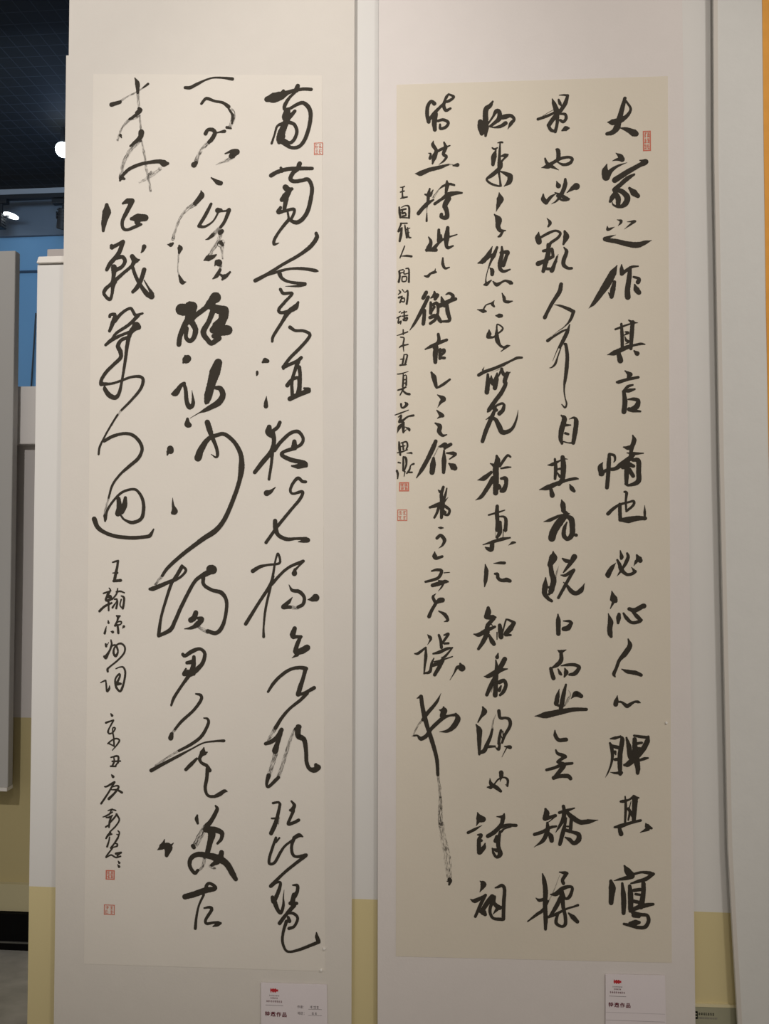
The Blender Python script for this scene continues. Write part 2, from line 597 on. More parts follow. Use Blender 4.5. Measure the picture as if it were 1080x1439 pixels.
# brush strokes: x, z (half millimetres from ORIGIN), width (fifths of a millimetre); ~ half dry, ! dry
ORIGIN = (-1, 0.3)
INK_L = """
1271,4099,62,1298,4104,108,1327,4111,93,1360,4124,45,1393,4132,37,1426,4135,35,1455,4132,37|1339,4131,35,1331,4119,41|1399,4149,47,1393,4132,56|1401,4132,21,1368,4105,31,1348,4076,41,1344,4054,35,1368,4057,31,1397,4072,37,1422,4077,41,1445,4056,47,1453,4022,43,1445,3969,41,1427,3920,41,1402,3894,37,1369,3894,35,1336,3918,52|1387,4044,37,1369,4024,45,1344,3998,41,1315,3985,25,1303,3950,21,1291,3913,25|1352,4047,52,1344,4019,54,1360,4001,41,1385,3988,37,1396,3959,37,1385,3926,37,1365,3912,37,1340,3924,41,1322,3916,41|1364,4047,25,1356,4014,62,1332,3957,78,1326,3928,83|1344,3953,21,1332,3941,83
1289,3779,47,1316,3793,45,1357,3803,43,1402,3804,41,1460,3802,37|1330,3809,31,1334,3796,41|1408,3824,51,1400,3804,51,1380,3786,45,1370,3762,45,1386,3751,41,1419,3754,41,1443,3757,41,1458,3730,41,1458,3697,43,1444,3632,45,1423,3596,45,1395,3580,45,1362,3594,31|1349,3728,62,1361,3717,62,1376,3720,35|1366,3713,51,1349,3689,78,1335,3677,51|1353,3680,51,1345,3639,41|1329,3644,35,1321,3626,51,1345,3629,31,1382,3636,35,1386,3622,31,1374,3597,31,1358,3586,37,1325,3546,31,1305,3513,33,1303,3493,33,1323,3497,8|1358,3631,21,1364,3594,25
1477,3533,35,1479,3513,47,1452,3477,45,1403,3442,37,1338,3407,33,1277,3370,37,1225,3344,43|1277,3365,21,1326,3380,31,1371,3389,25,1424,3388,33,1473,3379,37,1485,3376,16|1326,3370,47,1338,3349,35,1371,3334,29,1432,3325,37|1432,3323,35,1404,3317,27,1351,3317,5|1330,3305,35,1343,3288,35,1379,3287,29,1351,3255,33,1324,3223,35,1331,3209,33,1363,3212,41|1404,3250,25,1392,3230,61,1363,3210,51,1335,3166,35,1302,3114,33,1297,3091,27|1370,3148,39,1392,3134,31,1425,3132,31,1451,3119,35,1445,3099,35,1409,3059,35,1372,3023,35,1348,2991,35,1344,2979,31
1258,3006,25,1268,3013,57,1278,3010,41|1235,2967,27,1235,2958,27,1233,2952,14|1274,2866,6,1272,2840,41,1272,2825,49|1344,2985,45,1372,2996,35,1401,3008,41,1417,3022,37|1405,3008,45,1389,2963,35,1379,2923,35,1381,2866,37|1360,2909,45,1377,2931,35,1405,2939,35,1409,2906,41,1405,2874,51|1409,2983,41,1413,2943,37,1411,2890,41|1371,2854,51,1405,2870,51,1448,2886,51|1430,2896,24,1450,2892,37
1330,2758,39,1320,2738,39,1296,2720,41|1286,2740,51,1284,2720,78,1296,2706,61|1302,2714,47,1306,2681,45,1296,2641,51,1260,2597,51,1227,2555,41|1300,2653,41,1296,2593,31,1288,2540,29,1286,2526,29|1308,2645,45,1333,2677,39,1373,2713,37,1406,2719,39,1426,2692,32,1418,2668,35,1390,2652,30|1390,2679,47,1390,2656,67|1390,2652,41,1349,2639,35,1339,2625,41,1374,2606,47,1431,2592,47,1439,2580,36|1435,2582,45,1406,2578,51,1380,2580,20
1313,2494,8,1293,2476,41,1277,2470,65|1437,2515,32,1423,2517,34,1405,2530,37,1384,2508,32,1374,2480,30,1386,2467,26,1423,2475,34,1415,2447,34,1375,2399,32,1322,2335,35,1302,2307,33,1275,2269,35|1312,2357,45,1314,2327,51,1326,2299,41,1359,2283,41,1399,2285,28,1440,2285,36|1446,2279,51,1428,2275,36,1407,2272,8
1221,2153,45,1249,2170,37,1282,2178,24,1327,2184,26,1333,2200,24,1324,2224,24,1314,2196,20,1306,2148,26,1295,2092,26,1275,2004,26,1267,1928,20,1267,1888,30|1305,2132,30,1290,2092,35,1246,2024,33,1193,1939,39|1299,2100,35,1339,2144,30,1375,2172,30,1428,2194,34|1428,2192,24,1408,2172,20,1392,2156,30|1394,2160,30,1392,2144,57|1370,2098,8,1384,2076,34,1412,2071,40,1432,2049,36,1428,2021,36,1408,2009,36|~1408,2007,40,1376,2007,36|1376,2009,34,1346,2008,41,1368,2028,40,1384,2048,8|1447,2039,8,1465,2041,50,1479,2047,80
1394,1923,46,1386,1897,61,1389,1889,50|1389,1889,40,1421,1890,30|1417,1888,36,1403,1854,46,1397,1830,50|1401,1826,54,1425,1834,70,1445,1846,66|1405,1818,40,1383,1804,5
1286,1667,26,1308,1701,36,1341,1735,34,1377,1758,34,1413,1766,36,1441,1762,44|~1333,1727,30,1377,1758,34,1409,1764,34|1439,1762,44,1429,1723,40,1417,1687,50,1409,1659,50|1405,1657,30,1434,1664,34,1474,1686,40|1446,1664,36,1418,1636,34,1377,1603,30,1345,1567,34,1317,1523,40|~1321,1531,40,1301,1495,36,1285,1471,14|1277,1459,36,1301,1468,44,1325,1488,44,1342,1516,46|1338,1504,46,1326,1464,46,1316,1432,65|~1318,1421,50,1304,1373,40,1290,1329,44|1290,1333,46,1282,1298,30,1290,1288,30,1314,1310,36,1330,1326,36|~1330,1326,40,1346,1374,36,1362,1426,34,1378,1477,30,1394,1517,24|1398,1521,30,1414,1529,50|1410,1529,56,1410,1494,60,1434,1478,50,1442,1431,40,1444,1392,40,1455,1365,40,1475,1359,56,1491,1370,60|1482,1379,40,1487,1366,60
1308,1223,26,1331,1227,24,1337,1216,30|1337,1220,30,1327,1172,36,1315,1133,46,1301,1103,44|~1331,1165,30,1327,1141,30|1303,1162,18,1327,1163,24|1383,1233,20,1395,1217,36,1387,1198,46|1379,1197,30,1391,1196,36|1391,1194,34,1379,1166,30,1371,1142,34,1395,1149,34,1413,1159,34|1321,1086,28,1307,1046,30,1295,1007,30,1295,983,30,1316,988,30,1339,1028,30,1359,1056,24,1395,1084,24|1335,1086,20,1321,1068,20|1395,1088,40,1415,1099,44,1429,1094,16|1395,1088,36,1385,1057,32,1388,1026,32,1404,1014,28,1444,1022,34|1442,1019,36,1396,983,32,1352,946,30,1300,894,36
1302,894,36,1324,909,24,1340,907,30,1332,874,40,1318,842,44|1308,850,40,1312,834,50|1316,834,50,1328,804,42,1342,790,34,1352,820,30,1352,851,14,1355,881,4|1390,901,16,1408,900,34,1408,877,36,1396,857,50|1394,864,40,1388,829,56|1380,829,40,1406,830,34|1396,822,44,1364,785,36,1337,749,40|1366,789,24,1392,790,30,1410,772,30,1397,740,28,1375,730,34|1372,774,30,1377,759,40|1365,758,36,1353,719,30,1349,680,28,1361,646,26,1381,639,24,1421,650,30,1461,667,32,1496,682,34|1486,718,14,1488,701,40,1494,686,44
924,4164,34,945,4163,38,974,4176,36,1008,4191,21,1042,4200,19,1083,4198,23,1125,4191,36|994,4093,29,1009,4111,32,1021,4113,36,1051,4101,27,1084,4093,31,1109,4075,42|~1109,4075,42,1128,4045,50,1126,4016,46,1114,3988,35|1109,4067,21,1126,4037,27,1124,4004,21|1102,3988,31,1120,3983,19|1093,3972,36,1068,3969,17,1052,3965,17|1012,3965,42,1022,3981,36,1043,3980,42,1052,3965,46,1039,3941,46,1027,3929,38|~1027,3929,42,1002,3905,36,981,3873,38,973,3850,46|973,3844,42,964,3836,63
1096,3878,15,1127,3888,38,1144,3883,69|1140,3883,69,1123,3867,63|~1131,3867,52,1107,3851,35,1077,3840,17,1057,3832,5|1038,3779,15,1065,3759,52,1078,3755,50
995,3725,15,997,3706,63,978,3682,52,970,3674,46|~972,3673,52,936,3650,36,907,3613,27,889,3568,25,877,3527,36|854,3505,8,868,3503,46,877,3509,25|904,3499,21,908,3487,59,904,3468,25|~903,3468,21,900,3431,15,899,3398,10,905,3373,21|905,3373,21,914,3352,46,920,3344,46,934,3346,10|1038,3669,31,1016,3626,38,989,3582,36|987,3578,38,1012,3575,27,1046,3596,17,1066,3629,21,1066,3641,42|1066,3641,58,1079,3641,42|1079,3637,21,1100,3638,19,1114,3642,42|1114,3640,42,1096,3595,35,1079,3571,31|~1079,3571,37,1050,3543,42|1046,3539,42,1029,3525,25,1015,3520,5|1085,3554,42,1075,3546,42|~1083,3550,42,1067,3509,37,1046,3477,35,1030,3448,42|~1088,3508,52,1071,3501,46,1084,3492,52,1086,3463,21,1088,3438,15|1080,3509,31,1088,3496,31|1009,3434,10,1026,3442,63,1047,3448,42,1061,3456,15|1072,3422,75|1055,3410,10,1063,3427,42|~1080,3410,35,1072,3381,31|1078,3393,31,1064,3369,42,1047,3356,10|1072,3377,15,1097,3364,42,1120,3382,21|1097,3364,52,1087,3352,21
915,3232,126,925,3230,130|952,3239,131,961,3241,115|952,3227,136,950,3194,94,932,3170,63,911,3121,52,906,3086,52|948,3194,94,965,3169,63,976,3144,58,968,3112,52,951,3100,46,936,3116,42,938,3153,48|957,3190,63,977,3206,52,1015,3234,54,1040,3258,87,1058,3278,114,1062,3276,104|1031,3244,62,1073,3228,93,1098,3226,83|1094,3220,114,1090,3187,93,1065,3155,114,1049,3143,73|1048,3221,62,1032,3180,52,1009,3135,62,1028,3102,52,1045,3089,52,1074,3109,62|1082,3142,124,1111,3141,104|1053,3118,52,1070,3126,73
937,3022,83,943,3026,83|925,3010,21,933,3038,21|878,2881,21,894,2885,69,917,2916,42,930,2924,38|927,2924,35,936,2899,40,941,2850,46,953,2827,58,968,2841,42,963,2894,5|1072,3007,89,1058,2967,114,1042,2914,87,1032,2873,87,1026,2849,62|1022,2841,31,1028,2853,52|1059,2905,37,1083,2899,56,1092,2872,62,1076,2844,68,1038,2822,52,1018,2812,41,993,2801,10,956,2780,4
945,2777,31,945,2755,69,953,2751,52|873,2654,71,875,2646,69|861,2629,17,865,2642,42|885,2452,5,887,2422,27,894,2397,69,886,2391,42|1028,2762,58,1037,2734,60,1049,2701,46,1066,2660,37,1072,2628,35,1064,2618,21,1046,2630,8|990,2616,79,1004,2653,68,1033,2693,48,1070,2709,41,1103,2711,41,1144,2676,43,1169,2627,49,1172,2574,64,1162,2514,45,1137,2441,45,1105,2368,47,1072,2324,51,1023,2292,41,994,2272,39
1115,2384,37,1070,2319,45,1008,2279,47,926,2218,41,868,2166,37,844,2133,31|~844,2133,35,815,2097,25|792,2078,31,807,2080,50,844,2095,44,885,2113,35|926,2170,41,902,2129,41,881,2101,35|926,2174,29,943,2156,29,927,2133,27,898,2113,25|885,2109,35,865,2048,31,841,1964,29,831,1891,39|831,1887,35,879,1912,46,899,1948,41,928,2013,39,977,2105,37,1009,2134,41|1054,2158,97,1046,2160,93|1042,2150,62,1013,2134,52|1016,2130,41,1018,2098,37,1051,2076,37,1092,2064,45,1113,2030,37,1109,1970,35,1093,1922,43,1069,1901,41,1036,1909,41|~1036,1905,37,1011,1917,37,994,1929,31|986,1983,52,978,1961,58,965,1953,58|994,1961,31,1011,1957,51,994,1937,58,970,1922,35,939,1917,8
933,1813,37,942,1807,37,970,1825,45,1003,1836,35,1024,1818,37,1016,1780,43,992,1752,51,975,1735,41|979,1803,39,977,1767,51,967,1735,62|950,1779,35,971,1783,47|946,1755,21,938,1733,41,955,1739,62,979,1735,41|959,1727,41,930,1687,31,898,1638,33,886,1606,23
988,1654,18,1009,1648,33,1009,1628,35,980,1588,31,931,1543,33,903,1510,27|~907,1514,31,891,1494,27|889,1490,41,885,1474,56
1022,1557,14,1038,1553,27,1040,1533,33,1014,1485,35,973,1452,33,920,1423,27|~932,1431,27,871,1394,21,822,1361,21|1106,1467,31,1071,1465,22,1022,1457,16,973,1432,16,912,1399,31,850,1366,35,805,1341,41|1023,1437,16,1019,1417,66|1037,1420,14,1027,1415,41|1015,1413,45,1006,1393,35,1015,1376,31,1035,1366,37,1048,1347,41|994,1393,27,970,1369,41,949,1348,35|1039,1355,39,1036,1315,37,1030,1276,35,1040,1248,29,1065,1243,31,1089,1253,45,1109,1266,37,1120,1265,14
998,1166,20,995,1152,41,1000,1134,27|1073,1206,20,1079,1190,41,1053,1142,47,1037,1126,51|~1033,1121,61,1009,1081,61,989,1045,57|985,1037,41,980,1043,41|1033,1110,61,1066,1111,61,1098,1100,51,1098,1076,37,1082,1056,26|1041,1106,41,1058,1095,81,1050,1055,57,1040,1015,51|863,1065,10,853,1037,62,835,1023,10|853,1041,41,878,1034,92,872,1002,41|900,1052,8,886,1038,31|1002,947,31,989,935,37,969,962,39,973,993,47,1001,1010,51,1042,1007,61,1083,997,77,1119,978,67,1144,940,61,1158,917,45|1099,1021,51,1095,1001,61|~1030,999,37,1022,963,31,1002,943,20|1058,969,31,1083,985,61|~1054,965,37,1071,957,30
949,839,57,986,850,61,1035,868,61,1071,875,45,1071,886,35,1051,896,31,1039,889,35,1035,869,41|1027,850,26,1007,806,22,997,758,26,993,715,33|1029,797,18,1051,801,30,1060,792,35,1036,752,30,1040,736,30,1068,741,26,1088,740,41|1097,740,26,1084,734,41,1066,726,14
708,4215,13,719,4190,53,721,4152,32|~721,4152,32,724,4114,28,727,4088,23|765,4187,28,744,4172,17|~742,4170,17,710,4152,17,672,4135,17,647,4119,26|645,4115,38,608,4106,49|726,4084,32,732,4077,53,720,4065,53|720,4063,32,699,4047,32,686,4040,26|~720,4051,43,682,4035,32,652,3999,21,636,3953,26|~730,4054,21,733,4021,21,737,3991,21|648,3974,32,653,3963,11|738,3983,64,734,3962,53,712,3942,38,691,3926,21|~734,3949,43,696,3913,43,666,3864,36,650,3793,38|648,3781,21,654,3793,49,667,3788,26|654,3797,32,684,3826,36,722,3843,36,760,3852,34,815,3856,42,836,3847,74,853,3846,32|~740,3945,17,751,3894,25,760,3835,28,774,3768,23,780,3732,25|!820,3825,42,782,3797,42,731,3769,21|~782,3814,21,773,3801,32
592,3680,43,592,3650,94,582,3609,64,578,3571,32|662,3684,26,681,3693,60,702,3695,47|702,3693,53,681,3652,47,661,3611,38,663,3581,36,682,3572,32,716,3584,36,741,3593,28|699,3618,38,724,3621,89,758,3620,74|724,3604,64,733,3592,42
615,3506,43,617,3499,47|615,3499,43,645,3513,38,664,3523,42|664,3521,47,645,3473,49,611,3433,49,595,3406,38|637,3455,43,662,3458,42,673,3439,42,658,3415,38,629,3403,53|626,3416,64,625,3378,43,617,3349,38,591,3325,43,585,3304,36,609,3281,38,619,3304,32,623,3337,43,633,3357,42|633,3361,42,667,3390,36,701,3418,36,713,3438,53|704,3459,53,717,3442,64,734,3444,21|705,3418,36,718,3380,38,740,3338,42,769,3300,53,789,3289,63|756,3402,49,744,3363,46,727,3330,47,708,3310,36|756,3358,13,773,3329,21,791,3299,42|755,3499,49,749,3483,32,742,3474,11
610,3208,32,612,3216,32,626,3218,36,633,3214,38,623,3181,47,610,3148,34|631,3189,47,652,3213,36,677,3233,32,700,3241,32,711,3226,34,722,3212,36,751,3219,23|732,3211,42,695,3175,36,640,3139,32,619,3114,21|594,3090,32,619,3110,42,661,3130,32,695,3142,32|724,3166,95,733,3162,63|720,3162,74,699,3138,49,687,3092,42,679,3026,34,667,2948,27,655,2891,36,639,2870,49,613,2879,53,594,2904,47,591,2921,15|687,3119,38,661,3109,36,647,3085,47,658,3060,49,658,3035,42,629,3007,38,599,2978,38,578,2946,36,577,2927,47|577,2927,42,621,2928,25,663,2940,25,705,2954,27,743,2955,32,756,2939,36,744,2902,32,706,2857,27,665,2817,23|~665,2817,23,640,2784,21,623,2755,23
648,2798,21,615,2745,21,588,2696,21,573,2663,25,569,2634,23|592,2689,36,628,2708,36,674,2719,32,712,2713,36,742,2686,38,754,2653,36,738,2616,38,701,2584,36,663,2551,27,630,2507,25,614,2454,21|~614,2454,21,603,2413,23,598,2380,32|598,2380,32,600,2357,21
601,2364,32,608,2400,27,631,2437,25,668,2474,27,710,2488,27,735,2482,29,757,2449,34,763,2408,38,753,2367,38,716,2351,38,682,2363,23,667,2380,21|656,2449,46,660,2412,63,654,2388,63|685,2453,36,681,2421,63,669,2396,63|553,2366,53,569,2331,49,603,2308,40,649,2294,40,712,2288,40,771,2292,36,791,2298,42,806,2323,17
634,2187,18,647,2191,22,657,2193,25|656,2191,26,653,2166,26,648,2143,32,642,2111,32|634,2143,10,654,2144,25|639,2110,29,669,2113,32
620,2081,13,625,2072,18,613,2052,29|596,2059,18,610,2064,19,628,2070,12|613,2049,29,606,2032,22,618,2029,29|616,2046,37,625,2046,37,627,2035,29,608,2029,22|618,2029,22,619,1989,19|580,1986,27,602,2006,25,631,2020,22|656,2080,13,652,2058,19,634,2035,16|651,2066,18,669,2068,19,685,2062,15|643,2035,15,653,2035,22,655,2018,22,651,1998,22|652,2026,12,635,2001,22|672,2049,15,683,2043,25,683,2021,23,679,1998,25|672,2035,15,667,2012,15,677,1998,15
617,1948,12,619,1938,25|610,1924,7,606,1907,22,603,1895,26|653,1967,19,660,1964,34,667,1967,19|660,1964,29,656,1947,19,647,1927,25|650,1935,12,662,1944,15,673,1943,19,670,1933,15,647,1927,22|657,1930,22,660,1910,25,661,1897,25|630,1903,10,637,1901,32|678,1916,6,684,1924,29
608,1851,22,610,1842,26|621,1859,6,610,1842,15|630,1868,16,633,1851,22,625,1825,22,604,1797,22|603,1800,29,610,1793,22,622,1817,19,633,1842,18,648,1848,19,655,1840,22,660,1820,19,651,1803,29,642,1814,25,644,1834,19,657,1850,18,674,1854,21,689,1840,20,686,1815,20,660,1786,19,628,1760,18,617,1749,25,618,1740,25
588,1693,12,606,1702,19,610,1701,18|610,1703,15,612,1684,19,616,1658,22,625,1670,25,626,1681,10|652,1751,12,669,1758,15,684,1757,20,692,1736,22,688,1702,22,679,1671,26,670,1659,22,656,1673,25,650,1693,22,652,1713,19,667,1730,22,670,1721,19,661,1701,25,655,1690,25|655,1690,44,673,1690,26
633,1567,15,638,1560,29|612,1530,22,628,1536,19,644,1541,19|644,1539,18,628,1511,16,622,1494,22,628,1486,18,643,1492,15,652,1509,18,643,1511,15,641,1497,15,646,1472,18|622,1446,18,640,1461,15,658,1467,18,670,1461,19,664,1447,18,641,1419,10|646,1469,18,648,1436,18|626,1446,15,644,1438,15
635,1390,15,659,1396,22,667,1391,22,665,1369,22|647,1391,15,649,1374,18,642,1357,22|641,1374,19,675,1376,17|634,1354,18,656,1354,18|665,1371,15,653,1354,18
639,1319,15,645,1312,32|610,1271,15,619,1272,20,651,1290,25|651,1290,22,628,1250,19,596,1202,22|642,1270,10,660,1276,17,669,1271,22,654,1248,22,628,1222,29|640,1259,12,663,1259,22,683,1249,25
625,1174,12,641,1179,19,658,1176,15|643,1182,12,629,1157,15|604,1148,10,620,1154,18,644,1169,15|618,1146,15,632,1148,22,644,1155,15|638,1149,22,632,1127,22,630,1107,17|616,1108,18,632,1118,19|663,1161,17,650,1144,19,632,1124,17|661,1161,22,673,1139,17,659,1114,17,633,1088,15
636,1085,22,627,1076,25,618,1062,19|627,1074,15,642,1080,17|633,1068,15,630,1051,17,623,1029,22|668,1094,15,674,1086,17,668,1066,17|662,1080,10,671,1078,17|668,1066,22,654,1044,17,639,1024,22|654,1044,12,665,1041,19,665,1033,19,648,1027,12|648,1027,15,628,1001,17,619,987,19|619,984,10,640,996,17,660,987,17,680,992,17|660,1002,25,682,1007,22|683,1007,15,666,994,15
670,972,12,675,965,25|668,958,10,674,950,29
"""
